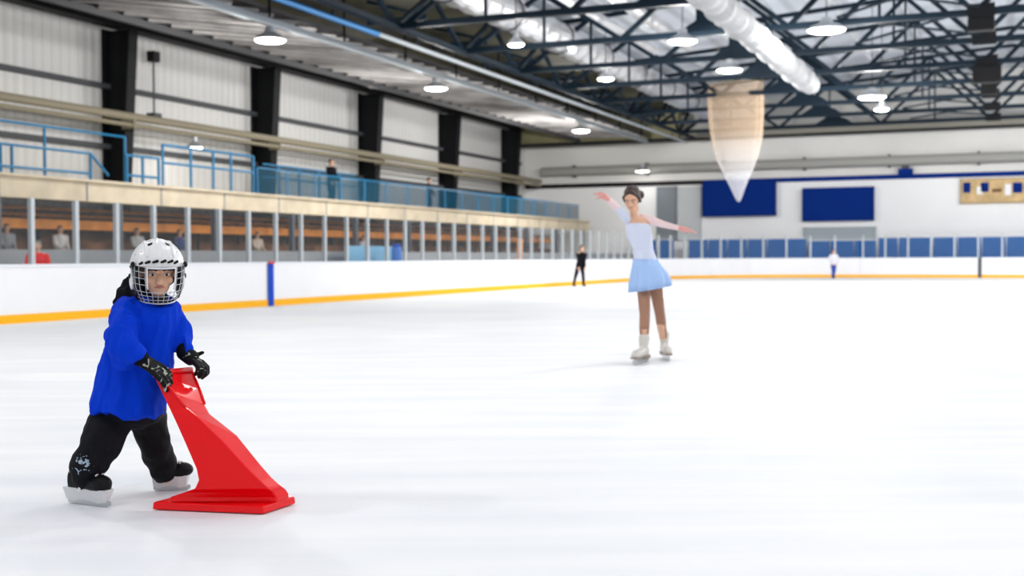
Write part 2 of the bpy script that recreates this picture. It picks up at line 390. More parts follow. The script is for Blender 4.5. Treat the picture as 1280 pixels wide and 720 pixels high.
# roof trusses, Warren web, chord at 7.8 m
TR = [31.1-4.6*j for j in range(3)][::-1][:0] + [22.0-.1, 26.5, 31.1] + [35.7+4.6*k for k in range(7)]
tl = ['first roof truss, nearest overhead at the top edge of the picture', 'second roof truss from the viewer, mostly above the frame', 'third roof truss from the viewer',
      'fourth roof truss, its chord behind the nearest large lamp', 'fifth roof truss from the viewer, below the nearest large lamp', 'sixth roof truss, the one carrying the big black speaker box', 'seventh roof truss, with the hanging net gathered beyond it',
      'third from last roof truss before the far wall', 'second from last roof truss before the far wall', 'last roof truss, right in front of the far wall']
for i, y in enumerate(TR):
    t = thing('roof_truss', 'navy steel '+tl[i], 'truss', (-1, y, 7.72), 0, 'navy steel roof trusses')
    MB().bar((-16.3, y, 7.8), (14.3, y, 7.8), .2, .17).obj('bottom_chord', M['truss'], t)
    b = MB(); b.bar((-16.3, y, roofz(16.3)-.38), (0, y, roofz(0)-.38), .16, .14); b.bar((0, y, roofz(0)-.38), (14.3, y, roofz(14.3)-.38), .16, .14); b.obj('top_chord', M['truss'], t)
    xs = [-16.2+2.55*k for k in range(13)]
    for k in range(12):
        za = 7.8 if k % 2 == 0 else roofz(xs[k])-.38; zb = roofz(xs[k+1])-.38 if k % 2 == 0 else 7.8
        MB().bar((xs[k], y, za), (xs[k+1], y, zb), .14, .14).obj('web_diagonal', M['truss'], t)
        if k % 2 == 1: MB().bar((xs[k], y, 7.8), (xs[k], y, roofz(xs[k])-.38), .08, .08).obj('web_post', M['truss'], t)
    # dark fan-shaped gusset left of the white duct and splice plate on the centre line
    g = MB(); pts = [(-9.3, 7.86), (-7.35, 7.86), (-7.7, 8.1), (-8.0, 8.2), (-8.1, 8.45), (-8.45, 8.6), (-8.75, 8.95), (-8.75, 8.2)]
    g.rings([[V((a, y-.05, c)) for a, c in pts], [V((a, y+.05, c)) for a, c in pts]]); g.obj('gusset_plate', M['truss'], t)
    MB().box((-.75, y, 7.84), (.7, .24, .36)).obj('splice_plate', M['steel'], t)
# horizontal bracing rods between the trusses
for i in range(2, 9):
    t = thing('cross_bracing', 'crossed pair of thin dark bracing rods lying flat between two trusses, one of a row', 'bracing', (-2.7, (TR[i]+TR[i+1])/2, 7.9), 0, 'crossed bracing rods')
    for (a, c_) in ((-4.6, -.8), (-.8, -4.6)): MB().bar((a, TR[i]+.12, 7.94), (c_, TR[i+1]-.12, 7.94), .07, .06).obj('rod', M['truss'], t)
# speaker cluster
for (y, sz, lab) in ((44.9, (.95, .5, .55), 'big black speaker box hung below a truss at upper right'), (35.7, (.7, .4, .35), 'small black speaker box hung on a near truss at the top right'), (49.5, (.6, .4, .4), 'small black speaker box hung behind the big one')):
    t = thing('loudspeaker', lab, 'speaker', (-.75, y, 7.2), 0, 'speakers under the trusses')
    MB().box((-.75, y, 7.62-sz[2]/2), sz).obj('cabinet', M['black'], t, bevel=.03)
    MB().box((-.75, y-sz[1]/2-.01, 7.62-sz[2]/2), (sz[0]*.86, .03, sz[2]*.8)).obj('grille', M['black'], t)
    for s_ in (-1, 1): MB().box((-.75+s_*sz[0]*.3, y, 7.67), (.05, .05, .16)).obj('bracket', M['steel'], t)

UPV = V((0, 0, 1))
# ------------------------------------------------------------------ lamps (each with its own light)
def lamp(p, dia, lab, power=LAMP_W, top=None, body=True):
    t = thing('high_bay_lamp', lab, 'lamp', (p[0], p[1], p[2]), 0, 'round ceiling lamps'); r = dia/2; p = V(p)
    pr = [(r*1.0, 0), (r*1.03, .03), (r*.8, .12), (r*.35, .22), (r*.3, .36), (r*.05, .38)]
    MB().rings([[p+V((a*math.cos(j*math.pi/12), a*math.sin(j*math.pi/12), z)) for j in range(24)] for a, z in pr]).obj('reflector', M['lampbody'], t, smooth=False)
    MB().rings([[p+V((a*math.cos(j*math.pi/12), a*math.sin(j*math.pi/12), z)) for j in range(24)] for a, z in ((r*.5, -.05), (r*.85, -.03), (r*.97, 0.0))]).obj('lens', M['lampglow'], t)
    if top: MB().tube([p+V((0, 0, .37)), V((p.x, p.y, top))], .015, 6).obj('cord', M['steel'], t)
    ld = bpy.data.lights.new('lamp_light', 'POINT'); ld.shadow_soft_size = .12; ld.energy = power; ld.color = (1, .975, .94)
    lo = bpy.data.objects.new('lamp_light', ld); C.objects.link(lo); lo.parent = t; lo.location = (0, 0, -.2)
    return t
LAMPS = [((1033, 38), 7.35, 1.05, 'big round lamp glowing near the top edge, right of the white duct'),
         ((853, 52), 7.35, .85, 'round lamp left of the white duct, in front of a truss'),
         ((912, 88), 7.3, .85, 'round lamp just above the hanging beige net'),
         ((1090, 122), 7.1, 1.05, 'large round lamp low among the far trusses'),
         ((1102, 137), 7.0, .6, 'small round lamp just under the large far one'),
         ((343, 39), 7.42, .85, 'round lamp at the near end of the catwalk over the left stand'),
         ((550, 102), 7.42, .8, 'round lamp halfway along the catwalk'),
         ((732, 157), 7.42, .85, 'round lamp at the far end of the catwalk'),
         ((645, 56), 7.5, .5, 'small lamp in front of the foil duct, nearest of them'),
         ((757, 99), 7.5, .6, 'small lamp farther along beside the foil duct'),
         ((803, 214), 5.7, .8, 'dim round lamp low on the far wall behind the girl'),
         ((243, 167), 5.1, .55, 'small lamp hanging under the tan pipe over the tall blue rail'),
         ((463, 103), 7.9, .45, 'small lamp close to the eave beam above the left columns')]
for (u, v), z, dia, lab in LAMPS:
    p = onZ(u, v, z)
    if z == 7.42: p = onZ(u, v, 7.30); p.x = -18.75; p.z = 7.06
    if z == 5.1: d = W(u, v, 1)-cam_pos; p = cam_pos+d*(-25.9/d.x); p.z = min(p.z, 4.9)
    if z == 5.7: d = W(u, v, 1)-cam_pos; p = cam_pos+d*(66.6/d.y)
    pw = LAMP_W if dia > .7 else LAMP_W*.2
    if p.y > 44: pw *= 2.0
    if z < 6: pw = 22
    o = lamp(p, dia, lab, pw, top=(None if z == 7.42 else 9.3 if p.x < -16.4 else roofz(p.x)+.02) if z > 6.5 else (5.3 if z == 5.1 else None))
    if z == 5.7: MB().bar(p+UPV*.3, (p.x, 67.30, p.z+.3), .08, .08).obj('wall_arm', M['girt'], o)
# more of the same lamps, added out of view to light the ice
for x in (-10.5, -2.0, 4.5, 11.0):  # second column, last row: lamp placed to throw a highlight on the red aid
    for y in (1.5, 8.5, 15.6): lamp((x, y, 7.3), .95, 'round lamp overhead in the unseen rows added towards the viewer', LAMP_W*((.75 if x < -8 else .2) if y < 15 else .4), roofz(x)+.02)
for x in (4.8, 11.0):  # unseen fill lamps added over the right side
    for y in (26, 34, 42, 50, 58): lamp((x, y, 7.3), .95, 'round lamp in the unseen rows added over the right side of the rink', LAMP_W, roofz(x)+.02)

# ------------------------------------------------------------------ catwalk over the left stand
cw = thing('catwalk', 'grey overhead catwalk with diagonal slats over the left stand', 'catwalk', (-20, 33, 7.4))
MB().bar((-18.75, 2, 7.55), (-18.75, 65, 7.55), .14, .2).obj('edge_beam', M['post'], cw)
MB().bar((-22.7, 2, 7.75), (-22.7, 65, 7.75), .12, .2).obj('edge_beam', M['catdark'], cw)
MB().box((-20.7, 33.5, 7.95), (3.8, 63, .06)).obj('deck', M['catdark'], cw)
for k in range(62): MB().bar((-18.9, min(64.8, 6.5+k*1.0+random.uniform(-.25, .25)), 7.8), (-22.55, min(64.8, 2.6+k*1.0), 7.84), random.uniform(.10, .36), .08).obj('slat', M['catwalk'], cw)
MB().bar((-18.75, 2, 8.35), (-18.75, 65, 8.35), .06, .06).obj('hand_rail', M['steel'], cw)
for k in range(16): MB().tube([(-18.75, 4+4*k, 7.6), (-18.75, 4+4*k, 9.25)], .035, 6).obj('hanger_post', M['steel'], cw)
# dark cross beams and hanging clutter of the aisle roof
for k in range(9):
    y = 24+4.6*k
    t = thing('cross_beam', 'dark cross beam under the aisle roof behind the catwalk, one of an even row', 'beam', (-18, y, 8.4), 0, 'aisle cross beams')
    MB().bar((-18.6, y, 8.45), (-16.55, y, 8.45), .12, .16).obj('chord', M['truss'], t)
    MB().bar((-18.6, y, 9.1), (-16.55, y, 8.5), .1, .1).obj('brace', M['truss'], t)

# ------------------------------------------------------------------ left stand: fascia, mezzanine, rails
XM = -22.5
fb = thing('balcony_fascia', 'long beige concrete balcony edge above the left stand', 'balcony', (XM, 33, 2.6))
MB().box((XM-.1, 34, 2.86), (.25, 64, .53)).obj('edge_panel', M['fascia'], fb, bevel=.02)
MB().box((XM-.08, 34, 3.15), (.4, 64, .07)).obj('coping', M['fascia'], fb)
for k in range(21): MB().box((XM+.035, 4+3*k, 2.86), (.015, .04, .5)).obj('joint', M['greywall'], fb)
struct(MB().box(((XW+XM)/2-.1, 34, 2.98), (XM-XW-.1, 64, .24)).obj('floor_balcony', M['fascia']))
MZ = 3.19
def rail_run(name, label, X, us, z1, zs, u0, u1, group=None, slope=None, mats='bluerail', r=.035):
    """guard rail along the plane x = X from column u0 to u1, posts at us"""
    y0, y1 = onX(X, u0), onX(X, u1)
    t = thing(name, label, 'railing', (X, (y0+y1)/2, MZ), 0, group)
    for z in zs: MB().tube([(X, y0, z), (X, y1, z)], r, 8).obj('rail', M[mats], t)
    for u in us: MB().tube([(X, onX(X, u), MZ if X == XM else 3.10), (X, onX(X, u), z1)], r*1.15, 8).obj('post', M[mats], t)
    if slope: MB().tube([(X, y1, z1), (X, onX(X, slope), MZ+.15)], r, 8).obj('sloping_rail', M[mats], t)
    return t
rail_run('guard_rail', 'low blue guard rail at the near end of the balcony, its end sloping down', XM, (-30, 3, 17, 115), 3.88, (3.88, 3.35), -40, 115, 'blue balcony guard rails', slope=137)
rail_run('guard_rail', 'thin high blue guard rail set back at the near end of the balcony', -24.6, (58, 158), 4.75, (4.75,), -40, 158, 'blue balcony guard rails')
rail_run('guard_rail', 'tall blue guard rail box with a rounded top corner, between the two nearest columns', XM, (205, 240, 268, 290, 318), 4.36, (4.36, 3.85), 205, 318, 'blue balcony guard rails')
rail_run('guard_rail', 'short low blue rail in front of the nearest column base', XM, (160, 180, 200), 3.95, (3.95, 3.4), 158, 201, 'blue balcony guard rails')
rail_run('guard_rail', 'set back blue guard rail behind the tinted balcony panels, near half', -24.6, (350, 375, 400, 425), 4.45, (4.45, 4.0), 330, 445, 'blue balcony guard rails')
ys = [onX(XM, 322)+1.75*k for k in range(26)]
t = thing('balcony_guard', 'long see-through guard of blue tinted panels along the far part of the balcony edge', 'railing', (XM, ys[0], MZ))
for k in range(25):
    if ys[k+1] > 65.6: break
    MB().box((XM, (ys[k]+ys[k+1])/2, MZ+.40), (.02, 1.66, .76)).obj('sheet', M['bluepanel'], t)
    MB().tube([(XM, ys[k]+.03, MZ+.83), (XM, ys[k+1]-.03, MZ+.83)], .03, 8).obj('rail', M['bluerail'], t)
    MB().tube([(XM, ys[k]+.03, MZ), (XM, ys[k]+.03, MZ+.82)], .03, 8).obj('post', M['bluerail'], t)

# tiers below the balcony
struct(MB().box((XW+.3, 34, 1.3), (.3, 64, 2.6)).obj('wall_stand', M['brown']))
st = thing('bleacher', 'dark brown tiered bleacher stand under the left balcony', 'bleacher', (-25, 34, 0))
for k in range(4): MB().box((-23.4-.85*k, 34, .35+.22*k), (.85, 63.6, .7+.44*k)).obj('step', M['brown'], st)
for k, (x, z, h) in enumerate(((-22.8, 1.12, .10), (-24.5, 2.05, .27), (-25.2, 2.33, .08), (-26.05, 2.56, .10))):
    t = thing('bench', ['lowest dark orange wooden bench in the left stand', 'broad bright orange wooden bench board in the left stand', 'upper thin orange wooden bench board in the left stand', 'topmost reddish bench board under the balcony'][k], 'bench', (x, 34, z-.4), 0, 'orange wooden benches of the left stand')
    MB().box((x, 34, z), (.3, 63, h)).obj('plank', M['wood'], t, bevel=.01)
    for j in range(20): zb_ = (0, 1.14, 1.58, 2.02)[k]; MB().box((x, 4+3.15*j, (z-h/2+zb_)/2), (.08, .1, z-h/2-zb_)).obj('bracket', M['steel'], t)
for j in range(14):
    y = 9+4.25*j
    o = recentre(MB().box((-22.3, y, 1.3), (.16, .16, 2.58)).obj('stand_post', M['darkpost']), (-22.3, y, 0))
    tag(o, 'thin dark post carrying the balcony edge, one of an even row', 'post', 'balcony posts')
struct(MB().box((-18.2, 32, .64), (.15, 60, 1.28)).obj('wall_bench', M['greywall']))

# ------------------------------------------------------------------ rink boards
def offset(path, d):
    out = []
    for i, p in enumerate(path):
        a = path[max(i-1, 0)]; b = path[min(i+1, len(path)-1)]
        t = (b-a).normalized(); out.append(p+V((-t.y, t.x, 0))*d)
    return out
def strip(path, d0, d1, z0, z1):
    A = offset(path, d0); B = offset(path, d1); mb = MB()
    mb.rings([[V((a.x, a.y, z0)), V((b.x, b.y, z0)), V((b.x, b.y, z1)), V((a.x, a.y, z1))] for a, b in zip(A, B)])
    return mb
side = [V((XB, 6, 0)), V((XB, 54.44, 0))]
arc = [V((-7-8.5*math.cos(a*math.pi/2/12), 54.5+8.5*math.sin(a*math.pi/2/12), 0)) for a in range(13)]
end = [V((-6.99, YE, 0)), V((9, YE, 0))]
BH = .98
gp = [15.5*1.0217+.12+1.065*k for k in range(-7, 37)]
def boards(path, label, posts, gl, skip=()):
    t = thing('dasher_boards', label, 'rink boards', (path[0].x, path[0].y, 0), 0, 'white rink boards')
    strip(path, 0, .1, .14, BH-.02).obj('facing', M['board'], t)
    strip(path, -.018, .1, 0.0, .15).obj('kick_plate', M['yellow'], t)
    strip(path, -.02, .16, BH-.03, BH+.02).obj('cap_rail', M['cap'], t)
    for i in range(len(posts)-1):
        a, b = posts[i], posts[i+1]; d = (b-a).normalized(); n = V((-d.y, d.x, 0)); c = (a+b)/2+n*.07
        R = Matrix((n, d, V((0,0,1)))).transposed()
        MB().box((c.x, c.y, BH+.02+gl/2), (.014, (b-a).length-.08, gl-.02), R).obj('glass_pane', M['glass'], t)
    for i, a in enumerate(posts):
        if i in skip: continue
        b = posts[min(i+1, len(posts)-1)]; e = posts[max(i-1, 0)]; d = (b-e).normalized(); n = V((-d.y, d.x, 0))
        R = Matrix((n, d, V((0,0,1)))).transposed(); c = a+n*.07
        MB().box((c.x, c.y, BH+.02+gl/2), (.08, .085, gl), R).obj('glass_post', M['post'], t)
    return t
b1 = boards(side, 'long white rink boards with yellow base and glass along the left side', [V((XB, y, 0)) for y in gp if 6 < y < 54.4], 1.14)
ap = [V((-7-8.5*math.cos(a*math.pi/2/11), 54.5+8.5*math.sin(a*math.pi/2/11), 0)) for a in range(12)]
b2 = boards(arc, 'rounded white corner boards with glass at the far left corner of the rink', ap, 1.14, skip=(11,))
b3 = boards(end, 'white end boards with yellow base and glass across the far end', [V((-7+.15+1.09*k, YE, 0)) for k in range(15)], 1.14)
def boardmark(x, y, wd, along, mt, name, par, z1=BH+.03):
    sz = (.012, wd, z1-.0) if along == 'y' else (wd, .012, z1)
    MB().box((x, y, z1/2), sz).obj(name, mt, par)
yb = onX(XB, 337.5)
MB().box((XB-.0-.0+.025, yb, .49), (.012, .22, .97)).obj('blue_line_mark', M['bluepaint'], b1)
MB().box((XB+.04, yb, .99), (.05, .22, .05)).obj('red_cap_mark', M['redpaint'], b1)
xr = -1.32; MB().box((xr, YE-.025, .5), (.16, .012, .99)).obj('dark_line_mark', M['darkpost'], b3)
p888 = ap[4]
tag(recentre(MB().box((xr, YE-.03, .5), (.1, .02, 1.0)).obj('gate_latch', M['darkpost']), (xr, YE-.03, 0)), 'thin dark gate upright on the far boards, right of the distant child', 'post') if False else None

# far wall furniture
def far(u, v, y): d = W(u, v, 1)-cam_pos; return cam_pos+d*(y/d.y)
def wallpanel(name, label, cat, u0, v0, u1, v1, mt, y=YF-.12, th=.12, frame=None):
    a = far(u0, v1, y); b = far(u1, v0, y); c = (a+b)/2
    t = thing(name, label, cat, (c.x, y, min(a.z, b.z)))
    MB().box((c.x, y, c.z), (b.x-a.x, th, b.z-a.z)).obj('face', mt, t, bevel=.01)
    f = MB(); w_ = .07
    for (x, z, sx, sz) in ((a.x, c.z, w_, b.z-a.z+w_), (b.x, c.z, w_, b.z-a.z+w_), (c.x, a.z, b.x-a.x+w_, w_), (c.x, b.z, b.x-a.x+w_, w_)): f.box((x, y-.02, z), (sx, th+.06, sz))
    f.obj('frame', frame or mt, t)
    return t, a, b
wallpanel('scoreboard', 'dark blue scoreboard panel on the far wall behind the tip of the hanging net', 'scoreboard', 880, 226, 969, 270, M['navyp'], y=YF-.26, th=.5)
wallpanel('scoreboard', 'dark blue scoreboard panel on the far wall right of the hanging net', 'scoreboard', 1004, 234, 1092, 276, M['navyp'], y=YF-.16, th=.3, frame=M['navyp'])
MB_ = [((1110, 262), 1)]
t, a, b = wallpanel('wall_banner', 'tan banner with dark blue and white blocks on the far wall at right', 'banner', 1201, 222, 1300, 254, mat('tan_banner', (.62, .44, .22), .7, var=.25, vscale=2), y=YF-.1, th=.05, frame=mat('tan_frame', (.45, .32, .16), .6))
for (u0, v0, u1, v1, k) in ((1204, 228, 1213, 241, 'navyp'), (1221, 233, 1229, 243, 'board'), (1226, 228, 1236, 240, 'navyp'), (1240, 236, 1252, 240, 'brown'), (1256, 230, 1264, 244, 'board'), (1266, 228, 1278, 241, 'navyp'), (1282, 230, 1294, 242, 'navyp')):
    p, q = far(u0, v1, YF-.14), far(u1, v0, YF-.14)
    MB().box(((p.x+q.x)/2, YF-.14, (p.z+q.z)/2), (q.x-p.x, .03, q.z-p.z)).obj('print_block', M[k], t)
# grey doorway recess with pale lintel and the blue pads behind the end glass
wallpanel('service_door', 'pale grey wide door behind the far glass under the right scoreboard', 'door', 1005, 284, 1094, 322, mat('grey_door', (.36, .42, .46), .6), y=YF-.1, th=.1)
pads = [(798, 820), (822, 842)] + [(861+24.6*k, 884.4+24.6*k) for k in range(6)] + [(1010, 1037), (1038.5, 1067), (1068.5, 1095)] + [(1098, 1122), (1123.5, 1134.5)] + [(1136+30.6*k, 1165.4+30.6*k) for k in range(7)]
for i, (u0, u1) in enumerate(pads):
    y = 66.4; dull = 1005 < u0 < 1096
    vt = 299.5 - (u0-860)*.010 + (3 if dull else 0)
    p, q = far(u0, 327, y), far(u1, vt, y)
    t = thing('wall_pad', 'blue padded panel behind the far glass'+(', half hidden in the grey doorway' if dull else ', one of the row along the far end'), 'pad', ((p.x+q.x)/2, y, 0), 0, 'blue pads in the doorway' if dull else 'blue pads at the far end')
    MB().box(((p.x+q.x)/2, y, q.z/2), (q.x-p.x, .14, q.z)).obj('cushion', M['padblue'], t, bevel=.03)
    MB().box(((p.x+q.x)/2, y-.02, q.z+.03), (q.x-p.x, .16, .04)).obj('edge_strip', M['cap'], t)
struct(MB().box((-8, 66.65, .5), (30, .1, 1.0)).obj('wall_end_low', M['greywall']))
# wall unit (small blue box on the stripe)
p = far(1132, 204, YF-.25)
t = thing('wall_speaker', 'small blue and grey wall unit standing on the stripe right of the scoreboards', 'speaker', (p.x, YF-.25, 5.4))
MB().box((p.x, YF-.25, 5.62), (.75, .3, .3)).obj('base', M['navyp'], t); MB().box((p.x, YF-.25, 6.05), (.38, .3, .6)).obj('cabinet', M['girt'], t, bevel=.03)
# tall grey wall recess panels left of the scoreboards
wallpanel('wall_shutter', 'tall grey shutter on the far wall behind the skating girl', 'shutter', 822, 234, 845, 300, mat('slate_shutter', (.20, .23, .26), .6), y=YF-.1, th=.1)
wallpanel('wall_shutter', 'pale tall shutter on the far wall just left of the left scoreboard', 'shutter', 848, 234, 876, 300, mat('pale_shutter', (.55, .58, .60), .6), y=YF-.1, th=.1)

# hanging net
nt_ = thing('hanging_net', 'beige gathered net hanging from the roof and narrowing to a white tip', 'net', tuple(onZ(922, 250, 3.4)))
DN = 50.0
def netring(v, uc, hw, n=56, amp=.07):
    c = W(uc, v, DN); r = hw/FPX*DN
    return [c+V((math.cos(2*math.pi*j/n)*r*(1+amp*math.sin(j*2.5)), math.sin(2*math.pi*j/n)*r*.6*(1+amp*math.cos(j*3.1)), 0)) for j in range(n)]
NR = [(104, 919, 33), (125, 919.5, 34), (150, 920, 33), (175, 921, 30.5), (195, 921, 26)]
NT = [(195, 921, 26), (210, 921.5, 20), (225, 922, 13), (238, 922.5, 7.5), (247, 923, 4), (252, 923.5, 1.5)]
mb = MB(); mb.rings([netring(*a) for a in NR], cap=False); mb.obj('net_body', M['net'], nt_, smooth=True)
mb = MB(); mb.rings([netring(*a) for a in NT], cap=False); mb.obj('net_tip', M['netw'], nt_, smooth=True)
MB().tube([netring(104, 919, 34)[j % 56] for j in range(57)], .02, 6).obj('net_hoop', M['olivepipe'], nt_)
for j in (0, 18, 37): q = netring(104, 919, 34)[j]; MB().tube([q, V((q.x, q.y, roofz(q.x)-.3))], .02, 6).obj('rope', M['olivepipe'], nt_)

# blue and orange things behind the left glass
def at(X, u): return onX(X, u)
y0, y1 = at(-17.6, 432), at(-17.6, 492)
t = thing('team_bench', 'pale blue team bench back seen through the side glass', 'bench', (-17.5, (y0+y1)/2, 0))
MB().box((-17.6, (y0+y1)/2, 1.13), (.08, y1-y0, .62)).obj('backrest', mat('pale_blue_panel', (.14, .38, .58), .5), t)
MB().box((-17.35, (y0+y1)/2, .45), (.4, y1-y0, .06)).obj('seat', M['greywall'], t)
for k in range(3):
    for x in (-17.62, -17.2): MB().box((x, y0+.15+(y1-y0-.3)*k/2, .21), (.06, .06, .42)).obj('leg', M['darkpost'], t)
y = at(-16.9, 496)
t = thing('drinks_barrel', 'bright blue upright barrel behind the side glass', 'barrel', (-16.9, y, 0))
MB().rings([[V((-16.9+r*math.cos(a*math.pi/8), y+r*math.sin(a*math.pi/8), z)) for a in range(16)] for r, z in ((.13, 0), (.15, .1), (.16, .7), (.15, 1.35), (.14, 1.4))]).obj('body', mat('bright_blue_plastic', (.01, .16, .62), .4), t)
MB().tube([(-16.9, y, 1.4), (-16.9, y, 1.5)], .12, 14).obj('lid', M['bluepaint'], t)
y = at(-16.9, 650)
t = thing('traffic_post', 'orange upright post behind the side glass near the far corner', 'post', (-16.9, y, 0))
MB().tube([(-16.9, y, .04), (-16.9, y, 1.75)], .11, 12).obj('shaft', mat('orange_plastic', (.75, .28, .05), .5), t); MB().tube([(-16.9, y, 0), (-16.9, y, .06)], .24, 14).obj('base', M['black'], t)
# hanging wall fixture between the first two columns
t = thing('wall_heater', 'small dark heater unit hanging on a drop rod on the left wall', 'heater', (XW+.6, at(XW+.6, 197), 5.4))
yy = at(XW+.6, 195)
MB().box((XW+.6, yy, 7.9), (.3, .35, .35)).obj('top_box', M['black'], t, bevel=.02); MB().tube([(XW+.6, yy, 5.9), (XW+.6, yy, 7.75)], .035, 6).obj('rod', M['girt'], t)
MB().box((XW+.6, yy, 5.85), (.35, .4, .3)).obj('heater_box', M['girt'], t, bevel=.02)

# ------------------------------------------------------------------ people helpers
FL = V((fw.x, fw.y, 0)).normalized()      # level direction away from the viewer
RT = V((r0.x, r0.y, 0)).normalized()
UP = V((0, 0, 1))
def frame(fwd, up=UP):                    # columns: side (x), forward (y), up (z)
    f = fwd.normalized(); x = f.cross(up).normalized(); z = x.cross(f)
    return Matrix((x, f, z)).transposed()
def ovalring(u, v, hw, D, hd, n=28, tilt=0.0, sq=2.3, flute=None):
    """horizontal-ish superellipse ring centred where (u, v) is seen at depth D; hw px half width"""
    c = W(u, v, D); a = hw/FPX*D; out = []
    for j in range(n):
        th = 2*math.pi*j/n; cx = math.cos(th); sy = math.sin(th)
        k = (abs(cx)**sq+abs(sy)**sq)**(-1/sq)
        if flute: k *= 1+flute[0]*math.sin(flute[1]*th+flute[2])
        out.append(c+RT*(a*cx*k)+FL*(hd*sy*k)+UP*(tilt*cx*k*a))
    return out
def folds(amp, sx, sz, amp2=0.0, s2=30, seed=0.0):
    def f(co, n):
        x = co.dot(RT); y = co.dot(FL)
        a = noise.noise(V((x*sx+seed, y*sx, co.z*sz)))
        b = noise.noise(V((x*s2, y*s2+seed, co.z*s2*.5)))
        return amp*a+amp2*b
    return f
def head_mesh(c, R, s, mt, parent, name='head', face=True, voxel=None, thingobj=None):
    """human head about 0.23*s tall; R columns side, forward, up"""
    def P(x, y, z): return c+R@V((x*s, y*s, z*s))
    b = MB()
    b.ell(P(0, -.012, .03), (.074*s, .092*s, .088*s), R); b.ell(P(0, .018, -.035), (.055*s, .066*s, .072*s), R)
    b.ell(P(0, .045, -.075), (.032*s, .034*s, .026*s), R)          # chin
    b.cap(P(0, .078, .008), .010*s, P(0, .100, -.026), .014*s)     # nose
    for q in (-1, 1):
        b.ell(P(q*.012, .092, -.028), (.009*s, .010*s, .008*s), R, 10, 6)
        b.ell(P(q*.038, .055, -.022), (.024*s, .024*s, .022*s), R)
        b.cap(P(q*.012, .079, .026), .009*s, P(q*.045, .070, .028), .008*s)   # brow
        b.ell(P(q*.076, -.008, -.005), (.010*s, .020*s, .030*s), R, 12, 8)
    b.cap(P(0, -.02, -.05), .045*s, P(0, -.035, -.12), .045*s)
    return b.obj(name, mt, thingobj or parent, voxel=voxel or .006*s, sm=3)
def face_bits(c, R, s, root):
    def P(x, y, z): return c+R@V((x*s, y*s, z*s))
    for q in (-1, 1):
        MB().ell(P(q*.030, .073, .006), (.013*s, .010*s, .0075*s), R, 14, 8).obj('eye', M['eye'], root, smooth=True)
        MB().ell(P(q*.030, .081, .005), (.0062*s, .004*s, .0062*s), R, 12, 6).obj('pupil', M['pupil'], root, smooth=True)
        MB().tube([P(q*.014, .087, .024), P(q*.030, .087, .029), P(q*.048, .076, .024)], .0035*s, 6).obj('eyebrow', M['hair'], root)
    MB().tube([P(-.022, .079, -.052), P(-.009, .089, -.049), P(0, .090, -.051), P(.009, .089, -.049), P(.022, .079, -.052)], [.002*s, .0045*s, .004*s, .0045*s, .002*s], 8).obj('lips', M['lip'], root, smooth=True)
def hand_prims(b, wrist, direc, palm_n, s=1.0, side=1, curl=.9, thumb=None, spread=.12, fr=.0085, index=None):
    """palm and five separate fingers. direc: wrist to knuckles; palm_n: out of the palm; side: +1 thumb on the +x side"""
    d = direc.normalized(); n = (palm_n-d*palm_n.dot(d)).normalized(); x = d.cross(n).normalized()*side
    w_ = V(wrist)
    for k in range(4):
        off = (1.5-k)*.019*s
        b.cap(w_+x*off*.5, .017*s, w_+x*off+d*.078*s, .0125*s, 10, 4)
    lens = (.040, .045, .042, .034)
    for k in range(4):
        off = (1.5-k)*.0205*s; p = w_+x*off+d*.080*s; a = (1.5-k)*spread
        dd = (d+x*a*.6).normalized(); L = lens[k]*s; cc = curl if not (k == 0 and index is not None) else index
        for q, (ll, rr) in enumerate(((1, 1), (.68, .93), (.55, .85))):
            ang = cc*(q+.45)*.62
            v_ = dd*math.cos(ang)+n*math.sin(ang); p2 = p+v_*L*ll
            b.cap(p, fr*s*rr, p2, fr*s*rr*.92, 10, 4); p = p2
    tp = w_+x*.026*s+d*.022*s; td = (thumb or (x*.8+d*.6+n*.3)).normalized()
    p2 = tp+td*.036*s; b.cap(tp, .0135*s, p2, .0115*s, 10, 4)
    td2 = (td+d*.25).normalized(); b.cap(p2, .0110*s, p2+td2*.030*s, .0095*s, 10, 4)

# ------------------------------------------------------------------ red skating aid
def S(u, v, D): return W(u, v, D)
A = onZ(190, 638, 0.0); B = onZ(329, 644, 0.0); Cc = onZ(370, 630.5, 0.0); E = A+(Cc-B)*.85
aid = thing('skating_aid', 'glossy red moulded plastic skating aid pushed by the child in the blue jersey', 'skating aid', tuple((A+Cc)/2), YAW)
base = MB()
top = []
cen = (A+B+Cc+E)/4
for p in (A, B, Cc, E): top.append(cen+(p-cen)*.985+UP*.036)
base.rings([[p+UP*.004 for p in (A, B, Cc, E)], top]); bo = base.obj('base_plate', M['red'], aid, bevel=.006)
wd_ = (Cc-B)                                           # width direction of the aid
sec = [  # L(u,v)  R(u,v)  depth near, width factor (vector from near to far face)
    ((193.5, 471), (193.5, 466), 5.20, 1.02),
    ((195.5, 478), (201, 470), 5.19, 1.02),
    ((203.5, 494), (217, 491.5), 5.17, .95),
    ((212, 512), (232, 509), 5.15, .80),
    ((219, 527), (247, 521), 5.14, .66),
    ((232, 556), (275, 549), 5.12, .55),
    ((245, 586), (309, 586), 5.11, .46),
    ((248, 600), (324, 601), 5.105, .42),
    ((243, 611), (335, 611), 5.10, .42),
    ((228, 616), (342, 616), 5.13, .42),
    ((212, 621.5), (346, 622), 5.14, .42)]
FARP = [((239, 466), (237, 461)), ((242, 478), (241, 466)), ((249, 497), (249, 486)), ((252, 512), (255.5, 505)), ((262, 525), (262, 517))]
body = MB(); rg = []
hw = V((wd_.x, wd_.y, 0))
